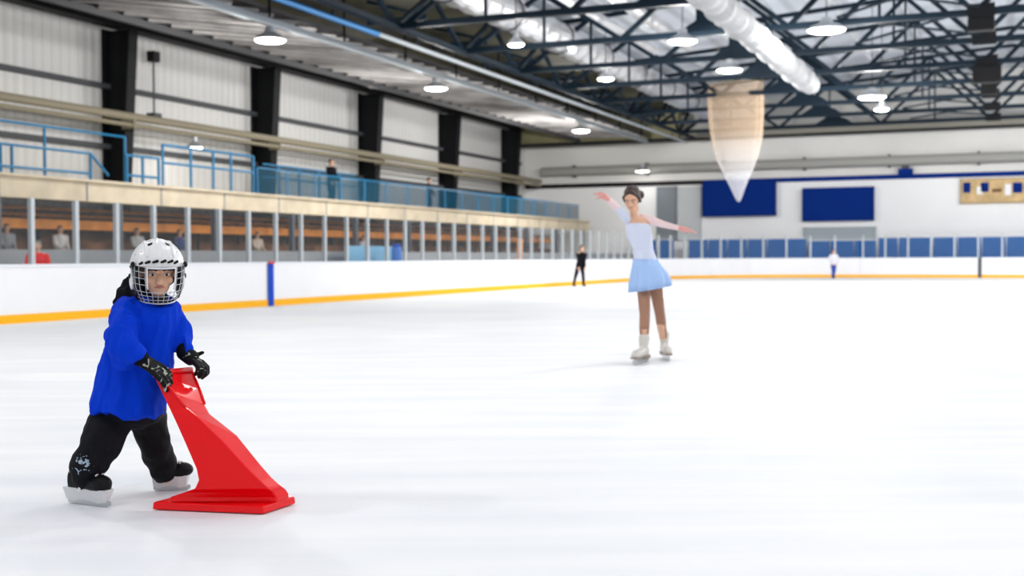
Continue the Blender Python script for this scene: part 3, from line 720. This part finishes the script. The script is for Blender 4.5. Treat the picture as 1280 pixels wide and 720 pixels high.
for i, (L, R_, D, f) in enumerate(sec):
    l = W(*L, D); r = W(*R_, D)
    if i < len(FARP):
        g = D+.20*f; fl_, fr_ = W(*FARP[i][0], g), W(*FARP[i][1], g)
    else:
        fl_, fr_ = l+hw*f*.9, r+hw*f*.9
    rg.append([l, r, fr_, fl_])
rg.append([p-UP*.022 for p in rg[-1]])
body.rings(rg); bd = body.obj('body', M['red'], aid, bevel=.009)
for p in bd.data.polygons: p.use_smooth = False
# grip bar across the top
MB().tube([W(192.5, 469, 5.205), W(215, 464, 5.29), W(239, 462, 5.385)], .0125, 10).obj('grip_bar', M['red'], aid, smooth=True)
# shallow rim round the sloping upper face
for q in (1, 2): MB().tube([rg[a][q] for a in range(4)], .007, 6).obj('rim', M['red'], aid, smooth=True)

# ------------------------------------------------------------------ child with helmet
fp = onZ(150, 628, 0)
boy = thing('person', 'child in white caged helmet and loose royal blue jersey pushing the red skating aid', 'person', (fp.x, fp.y, 0), YAW)
hc = W(196.5, 341, 5.34)
hf = (-FL*.90+RT*.40-UP*.16)
HR = frame(hf)
bb = MB()                                         # the body under the clothes, one surface with neck, torso, arms and legs
bb.cap(W(188, 385, 5.38), .05, W(180, 480, 5.37), .09)
bb.cap(W(160, 390, 5.30), .04, W(150, 432, 5.14), .036); bb.cap(W(150, 432, 5.14), .034, W(175, 449, 5.135), .020)
bb.cap(W(214, 388, 5.42), .04, W(228, 424, 5.40), .035); bb.cap(W(228, 424, 5.40), .030, W(233, 441, 5.38), .018)
bb.cap(W(188, 385, 5.38), .045, W(160, 392, 5.31), .045); bb.cap(W(188, 385, 5.38), .045, W(212, 390, 5.42), .045)
bb.cap(W(150, 500, 5.36), .07, W(124, 555, 5.30), .055); bb.cap(W(124, 555, 5.30), .05, W(110, 603, 5.27), .032)
bb.cap(W(178, 500, 5.43), .07, W(196, 560, 5.50), .055); bb.cap(W(196, 560, 5.50), .05, W(207, 596, 5.57), .032)
bb.cap(W(180, 480, 5.37), .09, W(164, 498, 5.39), .09)
bb.cap(W(190, 382, 5.38), .045, W(193, 360, 5.36), .042)
bb.obj('body', M['skin'], boy, voxel=.009, sm=3)
head_mesh(hc+UP*.0, HR, 1.0, M['skin'], boy, 'head')
face_bits(hc, HR, 1.0, boy)

# jersey
j = MB()
j.rings([ovalring(188, 369, 17, 5.38, .06), ovalring(188, 374, 28, 5.38, .085), ovalring(187, 383, 38, 5.37, .105), ovalring(185, 400, 38.5, 5.36, .115),
         ovalring(178, 425, 40, 5.355, .125), ovalring(172, 450, 43, 5.35, .135), ovalring(167, 475, 45, 5.35, .145), ovalring(162.5, 497, 44, 5.35, .145, tilt=-.03), ovalring(162, 514, 43, 5.35, .145, tilt=-.06), ovalring(162, 516.5, 38, 5.35, .12, tilt=-.06)])
j.cap(W(158, 388, 5.31), .062, W(150, 418, 5.17), .072); j.cap(W(150, 418, 5.17), .070, W(156, 434, 5.13), .068); j.cap(W(156, 434, 5.13), .066, W(168, 441, 5.125), .056); j.cap(W(150, 430, 5.15), .066, W(155, 449, 5.15), .050)
j.cap(W(212, 388, 5.42), .052, W(224, 414, 5.41), .052); j.cap(W(224, 414, 5.41), .052, W(231, 435, 5.378), .045)
def jf(co, n):
    x = co.dot(RT); y = co.dot(FL); lo = max(0, min(1, (.62-co.z)/.3))
    w1 = 1-2.6*abs(noise.noise(V((x*10+3, y*8, co.z*2.4+x*2)))); w2 = 1-2.6*abs(noise.noise(V((x*17+9, y*14, co.z*7-x*9))))
    c = noise.noise(V((x*42, y*42, co.z*28)))
    return .015*w1*(.6+lo)+.010*w2+.002*c-.010
j.obj('jersey', M['jersey'], boy, voxel=.0065, sm=6, disp=jf)
MB().tube(ovalring(188.5, 372, 16, 5.37, .058, n=24)+[ovalring(188.5, 372, 16, 5.37, .058, n=24)[0]], .010, 8).obj('collar', M['jersey'], boy, smooth=True)
# cuffs
MB().cap(W(168, 441, 5.127), .046, W(175, 447, 5.125), .038, 18).obj('cuff', M['cloth_black'], boy, voxel=.006)
MB().cap(W(230.5, 437, 5.378), .039, W(233, 443, 5.378), .034, 18).obj('cuff', M['cloth_black'], boy, voxel=.006)
# black neck warmer and hood hanging behind the helmet
h = MB(); h.cap(W(189, 380, 5.37), .064, W(192, 369, 5.355), .058)
h.ell(W(164, 372, 5.42), (.060, .06, .050)); h.ell(W(157, 368, 5.43), (.042, .05, .040)); h.ell(W(166, 354, 5.44), (.040, .05, .040)); h.cap(W(150, 378, 5.42), .03, W(160, 360, 5.44), .035); h.ell(W(157, 378, 5.43), (.045, .05, .032)); h.ell(W(168, 360, 5.43), (.045, .05, .045)); h.cap(W(178, 372, 5.40), .055, W(160, 366, 5.43), .035)
h.obj('hood', M['cloth_black'], boy, voxel=.007, sm=3, disp=folds(.010, 26, 26, .004, 60))
# trousers
t_ = MB()
t_.rings([ovalring(163, 500, 40, 5.37, .12), ovalring(163, 515, 42, 5.375, .12), ovalring(160, 527, 36, 5.38, .10), ovalring(161, 533, 20, 5.38, .06)])
t_.cap(W(143, 516, 5.36), .092, W(125, 556, 5.30), .094); t_.cap(W(125, 556, 5.30), .090, W(110, 583, 5.275), .080); t_.cap(W(110, 583, 5.275), .080, W(106, 594, 5.27), .066)
t_.cap(W(184, 520, 5.44), .082, W(196, 560, 5.50), .074); t_.cap(W(196, 560, 5.50), .074, W(203, 583, 5.56), .068); t_.cap(W(203, 583, 5.56), .068, W(204, 589, 5.57), .056)
def pants(co, n):
    x = co.dot(RT); y = co.dot(FL)
    return .012*noise.noise(V((x*9, y*9, co.z*14)))+.006*noise.noise(V((x*22, y*22, co.z*24)))
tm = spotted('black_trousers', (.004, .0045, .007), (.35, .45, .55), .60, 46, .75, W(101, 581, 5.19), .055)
t_.obj('trousers', tm, boy, voxel=.008, sm=5, disp=pants)

# helmet: shell cut open at the face, vents, ear guards, wire cage, chin cup
def HP(x, y, z): return hc+HR@V((x, y, z))
def shell_obj():
    mb = MB(); nth, nph = 56, 36; rows = []
    for i in range(nph+1):
        ph = -.62+(math.pi/2+.62)*i/nph; row = []
        for k in range(nth):
            th = 2*math.pi*k/nth
            x = .113*math.cos(ph)*math.cos(th); y = -.008+.132*math.cos(ph)*math.sin(th); z = .030+.118*math.sin(ph)
            rdg = .0035*(1 if abs(math.cos(th)) < .18 else 0)*(1 if math.sin(ph) > .2 else 0)
            x *= 1+rdg*10*.3; z += rdg
            row.append(mb.bm.verts.new(HP(x, y, z)))
        rows.append(row)
    for i in range(nph):
        for k in range(nth):
            th = 2*math.pi*(k+.5)/nth; ph = -.62+(math.pi/2+.62)*(i+.5)/nph
            z = .030+.118*math.sin(ph); y = math.cos(ph)*math.sin(th); x = math.cos(ph)*math.cos(th)
            if y > .12 and z < .045: continue               # face opening
            if i < nph-1 and abs(x) > .25 and abs(x) < .42 and abs(y) < .5 and .75 < math.sin(ph) and (int((y+1)*7) % 2): continue  # slot vents
            kk = (k+1) % nth
            mb.bm.faces.new((rows[i][k], rows[i][kk], rows[i+1][kk], rows[i+1][k]))
    return mb
root = boy
helm = shell_obj().obj('helmet', M['helmet'], boy, solid=.007, smooth=True, sub=1)
lin = MB(); lin.ell(HP(0, -.012, .032), (.103, .118, .106), HR, 30, 18)
for v_ in list(lin.bm.verts):
    q = HR.transposed() @ (v_.co-hc)
    if q.y > .03 and q.z < .07: v_.co = HP(q.x, .02-(.07-q.z)*.2, max(q.z, -.04))
sub(lin, 'helmet_liner', M['black'], helm, boy, smooth=True)
# dark vents and brow edge
for (a, z, sx) in ((-.62, .066, .020), (-.36, .072, .022), (-.08, .074, .020), (.22, .073, .022), (.52, .068, .020), (.80, .06, .015)):
    y = .128*math.cos(a); x = .112*math.sin(a)
    sub(MB().cap(HP(x-sx*.4*math.cos(a), y-.004+sx*.3*math.sin(a), z), .0065, HP(x+sx*.4*math.cos(a), y-.004-sx*.3*math.sin(a), z-.006), .005, 8, 3), 'vent', M['black'], helm, boy, smooth=True)
for q in (-1, 1):
    rd = [HP(q*(.052+.004*math.cos(b)), -.008+.132*math.cos(b)*.885, .030+.118*math.sin(b)*.885) for b in [.5+1.9*i/16 for i in range(17)]]
    sub(MB().tube(rd, [.003]+[.0085]*15+[.003], 8), 'shell_ridge', M['helmet'], helm, boy, smooth=True)
    for (a, z) in ((.95, .100), (1.25, .085), (1.5, .055)):
        y = .125*math.cos(a); x = q*.106*math.sin(a); k = math.sqrt(max(.1, 1-((z-.03)/.118)**2))
        sub(MB().cap(HP(x*k*1.04, (y-.008)*k*1.04, z), .006, HP(x*k*1.05, (y-.020)*k*1.02, z-.014), .005, 8, 3), 'vent', M['black'], helm, boy, smooth=True)
edge = [HP(.114*math.sin(a), -.008+.135*math.cos(a), .040-.012*abs(math.sin(a))) for a in [(-1.5+3.0*i/24) for i in range(25)]]
sub(MB().tube(edge, .006, 8), 'brow_trim', M['black'], helm, boy, smooth=True)
for q in (-1, 1):
    sub(MB().ell(HP(q*.090, .020, -.030), (.014, .055, .075), HR, 18, 10), 'cheek_pad', M['black'], helm, boy, smooth=True)
    e = MB(); e.ell(HP(q*.108, .008, -.030), (.012, .034, .046), HR, 18, 10); e.ell(HP(q*.104, -.025, -.045), (.013, .030, .030), HR, 14, 8)
    sub(e, 'ear_guard', M['helmet'], helm, boy, voxel=.005, sm=3)
    sub(MB().ell(HP(q*.117, .012, -.012), (.008, .013, .013), HR, 12, 6), 'cage_clip', M['black'], helm, boy, smooth=True)
    sub(MB().ell(HP(q*.112, .062, .048), (.010, .014, .014), HR, 12, 6), 'cage_clip', M['black'], helm, boy, smooth=True)
    sub(MB().tube([HP(q*.108, -.01, -.07), HP(q*.09, .02, -.105), HP(q*.045, .055, -.128)], .006, 6), 'chin_strap', M['black'], helm, boy)
def CG(a, z):                       # cage surface: angle from straight ahead, height
    k = (z-.050)/-.165; y0 = .150-.012*k; x0 = .116-.020*max(0, k)**2
    dr = 1-.28*max(0, k-.55)**1.5*2.0
    return HP(x0*math.sin(a)*dr, .012+y0*math.cos(a)*dr*.93, z)
wires = []
for z in (.048, -.066, -.084, -.102): wires.append([CG(-1.45+2.9*i/20, z) for i in range(21)])
for z in (.022, -.006, -.034):                                # side sections only; the middle stays open like the photo
    wires.append([CG(-1.45+i*.1, z) for i in range(10)]); wires.append([CG(1.45-i*.1, z) for i in range(10)])
cg = MB().tube([CG(-1.5+3.0*i/24, -.118) for i in range(25)], .0035, 6).obj('face_cage', M['wire'], boy, smooth=True)
for w_ in wires: sub(MB().tube(w_, .0016, 6), 'cage_wire', M['wire'], cg, boy, smooth=True)
for a in (-1.4, -1.15, -.90, -.62, .62, .90, 1.15, 1.4): sub(MB().tube([CG(a, .048-.166*i/10) for i in range(11)], .0016, 6), 'cage_wire', M['wire'], cg, boy, smooth=True)
for a in (-.38, -.13, .13, .38): sub(MB().tube([CG(a, -.060-.058*i/5) for i in range(6)], .0016, 6), 'cage_wire', M['wire'], cg, boy, smooth=True)
for a in (-.55, .55): sub(MB().tube([CG(a, .048-.10*i/8) for i in range(9)], .0035, 6), 'cage_frame_bar', M['helmet'], cg, boy, smooth=True)
sub(MB().tube([CG(-.55+1.1*i/10, .044) for i in range(11)], .0038, 6), 'cage_frame_bar', M['helmet'], cg, boy, smooth=True)
cup = MB(); cup.ell(HP(0, .075, -.112), (.040, .034, .020), HR, 18, 10); cup.obj('chin_cup', M['black'], boy, smooth=True)
for k in range(4): MB().box(W(184.5+3.2*k, 377.2+.5*k, 5.30), (.006, .004, .007), frame(-FL)).obj('strap_print', M['board'], boy)

# gloves
gl = MB(); wr = W(177, 449, 5.13)
hand_prims(gl, wr, W(192, 459, 5.15)-wr, V(-UP*.7+FL*.5), 1.02, -1, .50, thumb=(W(197, 455, 5.20)-W(180, 449, 5.15)), fr=.0125)
gl.cap(W(171, 445, 5.127), .034, W(180, 452, 5.135), .030)
gl.obj('glove', M['glove'], boy, voxel=.0042, sm=2)
g2 = MB(); wr = W(231, 446, 5.385)
hand_prims(g2, wr, W(246, 452, 5.36)-wr, V(-UP*.95-RT*.15), .92, 1, 1.35, thumb=(W(255, 431.5, 5.34)-W(236, 443, 5.36)), fr=.0135)
g2.cap(W(229, 438, 5.38), .033, W(240, 446, 5.37), .031); g2.cap(W(229, 442, 5.38), .030, W(238, 449, 5.37), .029)
g2.obj('glove', M['glove'], boy, voxel=.0042, sm=2)

# skates
def skate(root, heel, toe, bootm, hm, tall=.10, s=1.0, pitch=0.0, figure=False, group=None):
    f = (toe-heel); L = f.length; f.normalize(); up = (UP-f*f.dot(UP)).normalized(); x = f.cross(up)
    def P(a, y, z): return heel+f*(y*L)+x*(a*s)+up*(z*s)
    def ring(y, z0, z1, hw_, n=16):
        zc = (z0+z1)/2; hz = (z1-z0)/2
        return [P(hw_*math.copysign(abs(math.cos(t))**.75, math.cos(t)), y, zc+hz*math.copysign(abs(math.sin(t))**.75, math.sin(t))) for t in [2*math.pi*j/n for j in range(n)]]
    zb = .062
    b = MB(); b.rings([ring(.03, zb, zb+.07, .018), ring(.10, zb-.002, zb+.09, .032), ring(.30, zb, zb+.085, .034), ring(.50, zb, zb+.072, .036), ring(.70, zb, zb+.062, .040), ring(.86, zb, zb+.054, .038), ring(.96, zb+.004, zb+.042, .028), ring(1.0, zb+.01, zb+.03, .014)])
    b.cap(P(0, .30, zb+.06), .034*s, P(0, .34 if not figure else .22, zb+tall), .040*s*(1.25 if figure else 1))
    b.ell(P(0, .78, zb+.036), (.042*s, .058*s, .036*s), Matrix((x, f, up)).transposed())
    bt = b.obj('skate_boot', bootm, root, voxel=.005*s, sm=3)
    if not figure:
        h_ = MB(); pr = [(-.03, zb+.004), (-.01, .020), (.16, .014), (.30, .020), (.46, .024), (.62, .020), (.76, .014), (.96, .020), (1.02, zb+.004)]
        lo = pr; hi = [(a, zb+.012) for a, _ in pr]
        h_.rings([[P(-.032, a, b2[1]), P(.032, a, b2[1]), P(.015, a, c), P(-.015, a, c)] for (a, c), b2 in zip(pr, hi)])
        sub(h_, 'blade_holder', hm, bt, root, bevel=.003)
        bl = MB(); bl.rings([[P(-.0025, a, .026), P(.0025, a, .026), P(.0025, a, c), P(-.0025, a, c)] for a, c in ((-.03, .008), (.05, .0), (.5, .0), (.95, .0), (1.05, .01))])
        sub(bl, 'blade', M['blade'], bt, root)
        sub(MB().tube([P(-.034, .56, zb+.056), P(0, .53, zb+.083), P(.034, .56, zb+.056)], .004, 6), 'lace', M['board'], bt, root)
        for q in (.64, .71, .78): sub(MB().tube([P(-.022, q, zb+.070), P(0, q-.02, zb+.076), P(.022, q, zb+.070)], .0036, 6), 'lace', M['board'], bt, root)
        sub(MB().tube([P(.040, .44, zb+.004), P(.042, .48, zb+.035), P(.030, .56, zb+.062)], .006, 6), 'side_stripe', M['board'], bt, root)
        sub(MB().tube([P(-.040, .44, zb+.004), P(-.042, .48, zb+.035), P(-.030, .56, zb+.062)], .006, 6), 'side_stripe', M['board'], bt, root)
    else:
        h_ = MB(); h_.rings([[P(-.03, a, zb+.008), P(.03, a, zb+.008), P(.03, a, c), P(-.03, a, c)] for a, c in ((.0, .036), (.24, .038), (.32, .052), (.5, .056), (.85, .05), (1.0, .056))])
        sub(h_, 'sole', M['heel'], bt, root)
        bl = MB(); bl.rings([[P(-.002, a, .05), P(.002, a, .05), P(.002, a, c), P(-.002, a, c)] for a, c in ((-.1, .012), (.0, .0), (.9, .0), (1.06, .014))])
        sub(bl, 'blade', M['blade'], bt, root)
        for q in (.40, .48, .56, .64): sub(MB().tube([P(-.02, q, zb+.080-(q-.4)*.05), P(0, q-.03, zb+.090-(q-.4)*.08), P(.02, q, zb+.080-(q-.4)*.05)], .003, 6), 'lace', M['board'], bt, root)
    return bt
hl = onZ(87, 628.5, 0); te = onZ(136, 634.5, 0)
skate(boy, hl, te, M['boot'], M['holder'], .09, 1.05)
hl = onZ(193, 613.5, 0); te = onZ(236, 612.8, 0)
skate(boy, hl, te, M['boot'], M['holder'], .085, 1.0)


# ------------------------------------------------------------------ figure skater
gf = onZ(815, 454, 0)
girl = thing('person', 'figure skater in pale blue dress with arms spread wide in mid-rink', 'person', (gf.x, gf.y, 0), YAW)
b = MB()
def c2(u, v, D, r, u2, v2, D2, r2, **k): b.cap(W(u, v, D), r, W(u2, v2, D2), r2, **k)
c2(794, 272, 12.35, .040, 791.5, 262, 12.30, .038)
b.rings([ovalring(793, 270, 6, 12.36, .04), ovalring(794, 273, 12, 12.36, .065), ovalring(797, 283, 15, 12.37, .088), ovalring(800, 297, 14.5, 12.39, .09), ovalring(803.5, 312, 12, 12.41, .078), ovalring(808, 330, 14.5, 12.43, .095), ovalring(811, 345, 18, 12.44, .11), ovalring(812, 354, 15, 12.44, .09)])
c2(784, 274, 12.33, .042, 770, 258, 12.08, .034); c2(770, 258, 12.08, .033, 757, 246.5, 11.85, .022)
c2(804, 272, 12.40, .042, 829, 280.5, 12.33, .034); c2(829, 280.5, 12.33, .032, 852, 285.5, 12.22, .022)
c2(804.5, 350, 12.42, .074, 806, 393, 12.27, .050); c2(806, 393, 12.27, .048, 805.5, 410, 12.23, .048); c2(805.5, 410, 12.23, .046, 805.5, 436, 12.33, .034)
c2(818, 350, 12.46, .074, 824.5, 390, 12.56, .050); c2(824.5, 390, 12.56, .048, 826.5, 406, 12.6, .048); c2(826.5, 406, 12.6, .046, 830.5, 431, 12.76, .034)
hand_prims(b, W(757.5, 247, 11.86), W(750, 242, 11.78)-W(757, 247, 11.86), -FL*.4-UP, .95, -1, .30, fr=.0085)
hand_prims(b, W(851, 285.4, 12.22), W(862, 287, 12.17)-W(852, 285.4, 12.22), -UP-FL*.3, .95, 1, .30, fr=.0085)
b.obj('body', M['skin'], girl, voxel=.0085, sm=3)
gh = W(790, 249, 12.27); GR = frame(-FL*.86-RT*.30-UP*.42)
head_mesh(gh, GR, 1.08, M['skin'], girl, 'head'); face_bits(gh, GR, 1.08, girl)
h = MB()
def GP(x, y, z): return gh+GR@V((x, y, z))
h.ell(GP(0, -.026, .050), (.086, .098, .088), GR); h.ell(GP(0, -.060, .0), (.078, .060, .09), GR)
for q in (-1, 1): h.cap(GP(q*.02, .058, .098), .022, GP(q*.078, .025, .03), .018); h.cap(GP(q*.078, .025, .03), .018, GP(q*.078, -.02, -.03), .018)
h.ell(GP(-.055, -.115, .0), (.050, .045, .050), GR)
h.obj('hair', M['hair'], girl, voxel=.007, sm=2)
for (a_, b_, td) in ((W(757.5, 247, 11.86), W(750, 242, 11.78)-W(757, 247, 11.86), -1), (W(851, 285.4, 12.22), W(862, 287, 12.17)-W(852, 285.4, 12.22), 1)):
    g_ = MB(); hand_prims(g_, a_, b_, -UP-FL*.35, .97, td, .30, fr=.0105); g_.cap(a_-b_.normalized()*.03, .027, a_+b_.normalized()*.03, .026); g_.obj('glove', M['pinkskin'], girl, voxel=.0075, sm=2)
# sheer sleeves and pink forearms
s_ = MB(); s_.cap(W(784, 274, 12.33), .047, W(771, 259, 12.1), .038); s_.obj('sleeve', M['bodice'], girl, smooth=True)
s_ = MB(); s_.cap(W(770, 258, 12.08), .037, W(760, 249, 11.9), .028); s_.obj('sleeve', M['sleeve'], girl, smooth=True)
s_ = MB(); s_.cap(W(804, 272, 12.40), .047, W(829, 280.5, 12.33), .038); s_.cap(W(829, 280.5, 12.33), .036, W(848, 285, 12.23), .027); s_.obj('sleeve', M['sleeve'], girl, voxel=.008)
bo = MB(); bo.rings([ovalring(796, 279, 12.5, 12.36, .085), ovalring(796.4, 281, 14.8, 12.36, .092), ovalring(797.5, 286, 16, 12.37, .098), ovalring(800, 297, 15.5, 12.39, .098), ovalring(803.5, 312, 13, 12.41, .086), ovalring(807, 326, 14.5, 12.43, .10), ovalring(809, 334, 17, 12.43, .115)])
bo.obj('bodice', M['bodice'], girl, voxel=.009, sm=3, disp=folds(.006, 18, 10))
sk = MB(); fl_ = (.0, 9, 0)
sk.rings([ovalring(806.5, 324, 14.8, 12.43, .105, n=72, sq=2), ovalring(809, 333, 18.5, 12.43, .13, n=72, sq=2, flute=(.02, 11, 0)), ovalring(811.5, 343, 22.5, 12.43, .17, n=72, sq=2, flute=(.05, 11, .3), tilt=.06), ovalring(812.5, 353, 25, 12.43, .20, n=72, sq=2, flute=(.08, 11, .5), tilt=.12), ovalring(812.5, 361.5, 25.3, 12.43, .215, n=72, sq=2, flute=(.10, 11, .7), tilt=.16)], cap=False)
sk.obj('skirt', M['skirt'], girl, solid=.006, smooth=True)
for (p, q, r_, s2) in (((804, 352, 12.42, .078), (806, 393, 12.27, .055), (805.5, 408, 12.23, .054), (805.3, 434, 12.33, .037)), ((818.5, 352, 12.46, .078), (824.5, 390, 12.56, .055), (826.5, 404, 12.6, .053), (830.3, 429, 12.75, .037))):
    tg = MB(); 
    for x, y in ((p, q), (q, r_), (r_, s2)): tg.cap(W(*x[:3]), x[3], W(*y[:3]), y[3])
    tg.obj('tights_leg', M['tights'], girl, voxel=.009, sm=3)
def gskate(hu, hv, tu, tv):
    return skate(girl, onZ(hu, hv, 0), onZ(tu, tv, 0), M['white_boot'], M['holder'], .16, 1.15, figure=True)
gskate(809, 452.5, 792, 457)
gskate(828.5, 447.5, 836.5, 452)

# ------------------------------------------------------------------ other people, simpler
def person(name_label, foot, hgt, face, jacket, trousers, hair, arms, legs=None, lean=V((0,0,0)), skinm='skin', seated=False, hood=False, hat=None, shoes='black'):
    """foot: ground point. arms/legs: offsets in units of height along (side, forward, up) from the hips/shoulders"""
    t = thing('person', name_label, 'person', (foot.x, foot.y, foot.z), 0)
    R = frame(face); H = hgt
    def P(x, y, z, l=1.0): return foot+R@V((x*H, y*H, 0))+UP*(z*H)+lean*(l*z*H)
    seat = -.13 if seated else 0
    hd = P(0, .015, .925+seat); body = MB()
    body.cap(P(0, 0, .80+seat), .05*H, P(0, 0, .55+seat), .07*H); body.cap(P(-.09, 0, .80+seat), .035*H, P(.09, 0, .80+seat), .035*H); body.cap(P(0, 0, .8+seat), .032*H, hd, .032*H)
    jk = MB(); jk.rings([[P(a*math.cos(k*math.pi/10), d*math.sin(k*math.pi/10), z+seat) for k in range(20)] for z, a, d in ((.84, .045, .04), (.815, .10, .055), (.76, .118, .07), (.62, .10, .072), (.50, .115, .08), (.47, .112, .078))])
    hands = []
    for q, (e, h_) in zip((-1, 1), arms):
        sh = P(q*.105, 0, .79+seat); el = P(q*.105+e[0], e[1], .79+seat+e[2]); ha = P(q*.105+h_[0], h_[1], .79+seat+h_[2])
        jk.cap(sh, .042*H, el, .034*H); jk.cap(el, .034*H, ha, .027*H)
        body.cap(sh, .03*H, el, .026*H); body.cap(el, .026*H, ha, .018*H); hand_prims(body, ha, ha-el, (P(0, 0, .5)-ha), H*.62, -q, .7, fr=.010)
    tr = MB(); tr.cap(P(-.03, 0, .50+seat), .075*H, P(.03, 0, .50+seat), .075*H)
    legs = legs or [((0, .02, 0), (0, 0, 0)), ((0, .02, 0), (0, 0, 0))]
    for q, (kn, an) in zip((-1, 1), legs):
        hp = P(q*.05, 0, .49+seat); k_ = P(q*.055+kn[0], kn[1], (.345 if seated else .27)+kn[2]); a_ = P(q*.055+an[0], an[1], .06+an[2], .0)
        tr.cap(hp, .062*H, k_, .046*H); tr.cap(k_, .046*H, a_, .034*H); body.cap(hp, .05*H, k_, .036*H); body.cap(k_, .034*H, a_, .022*H)
        s2 = MB(); s2.cap(a_+UP*.0, .03*H, a_+R@V((0, .085*H, 0))-UP*(.025*H), .024*H); s2.cap(a_-UP*(.012*H)-R@V((0, .02*H, 0)), .028*H, a_+UP*.02*H, .03*H)
        so = s2.obj('boot', M[shoes], t, voxel=.012, sm=2)
        if foot.z < .01: sub(MB().bar(V((a_.x, a_.y, .5*.03*H))-R@V((0, .04*H, 0)), V((a_.x, a_.y, .5*.03*H))+R@V((0, .12*H, 0)), .004, .03*H), 'blade', M['blade'], so, t)
    body.obj('body', M[skinm], t, voxel=.014, sm=2)
    jk.obj('jacket', jacket, t, voxel=.014, sm=3, disp=folds(.012, 8, 8)); tr.obj('trousers', trousers, t, voxel=.014, sm=3, disp=folds(.010, 8, 8))
    head_mesh(hd, R, H*.60, M[skinm], t, 'head', voxel=.009); face_bits(hd, R, H*.60, t)
    s = H*.60; hh = MB()
    hh.ell(hd+R@V((0, -.026*s, .045*s)), (.086*s, .10*s, .088*s), R); hh.ell(hd+R@V((0, -.055*s, 0)), (.08*s, .062*s, .085*s), R)
    if hood: hh.cap(hd+R@V((0, -.06*s, -.05*s)), .085*s, hd+R@V((0, -.04*s, -.13*s)), .10*s)
    hh.obj('hood' if hood else 'hair', hat or M[hair], t, voxel=.010, sm=2)
    return t
G = lambda u, v: onZ(u, v, 0)
blk = mat('black_jacket', (.004, .0045, .007), .8, spec=.1, bump=.3, bscale=20); nav = mat('navy_trousers', (.005, .008, .022), .8, spec=.1); maroon = mat('dark_red_print', (.10, .02, .02), .8)
toR = RT*.7-FL*.5
person('distant adult in black leaning forward by the left boards, arms hanging', G(722, 358.6)-RT*.0, 1.52, RT*.35-FL*.9, blk, nav, 'hair', [((.03, .06, -.16), (.02, .10, -.30)), ((-.01, .08, -.16), (-.02, .12, -.30))],
       legs=[((-.055, 0, 0), (-.11, -.02, 0)), ((.03, .0, 0), (.05, .0, 0))], lean=RT*.12)
wj = mat('white_jersey', (.72, .72, .80), .8); bp_ = mat('blue_trousers', (.02, .06, .35), .8)
person('tiny distant skater in a white top and blue trousers near the end boards', G(1042, 348.2), 1.42, -FL, wj, bp_, 'hair', [((-.07, .02, -.13), (.0, .08, -.26)), ((.07, .02, -.13), (.0, .08, -.26))],
       legs=[((.03, .03, 0), (.045, 0, 0)), ((-.02, .02, 0), (-.02, 0, 0))])
# people on the balcony
def mz(u, X): return V((X, onX(X, u), 3.10))
p = mz(415, -23.6); person('dark figure standing on the balcony beside the third column', p, 1.72, V((1, -.3, 0)), blk, blk, 'hair', [((.02, .05, -.16), (.0, .12, -.28)), ((.02, .05, -.16), (.0, .12, -.28))])
p = mz(537, -23.8); person('dark figure standing on the balcony behind the tinted panels, beyond the fourth column', p, 1.55, V((1, 0, 0)), mat('charcoal_coat', (.03, .035, .045), .8), blk, 'hair', [((.02, .05, -.16), (.0, .12, -.28)), ((.02, .05, -.16), (.0, .12, -.28))])
# child in red behind the near side glass
p = V((-17.0, onX(-17.0, 47.5), 0.0)); redj = mat('red_jacket', (.90, .004, .006), .7, spec=.1); gh_ = mat('grey_green_hat', (.16, .20, .17), .8)
person('child in a puffy red jacket and grey hat behind the near side glass', p, 1.44, RT*.3-FL, redj, blk, 'hair', [((-.035, .03, -.15), (.0, .10, -.24)), ((.035, .03, -.15), (.0, .10, -.24))], hat=gh_)
# spectators on the benches
cols = [('white', (.72, .72, .72)), ('pale grey', (.5, .52, .55)), ('grey', (.30, .32, .35)), ('cream', (.66, .58, .48)), ('dark blue', (.03, .06, .2))]
for i, (u, X, zf, c) in enumerate(((9, -23.3, .70, 2), (76, -23.3, .70, 0), (172, -24.2, 1.0, 1), (322, -23.3, .70, 3), (455, -23.3, .70, 1), (225, -24.2, 1.0, 4))):
    X = -23.92; p = V((X, onX(X, u), .70))
    person('seated spectator in %s coat, %s' % (cols[c][0], ['at the very left edge of the picture', 'just right of the child in red', 'over the helmet of the child in blue', 'seen left of the blue line mark', 'behind the pale blue team bench', 'between the helmet and the blue line mark'][i]),
           p, 1.5, V((1, -.5, 0)), mat(cols[c][0].replace(' ', '_')+'_coat', cols[c][1], .8), blk, 'hair', [((.0, .05, -.15), (.03, .20, -.22)), ((.0, .05, -.15), (-.03, .20, -.22))],
           legs=[((0, .20, -.0), (0, .20, 0)), ((0, .20, -.0), (0, .20, 0))], seated=True)

bpy.data.scenes.remove(TMP)
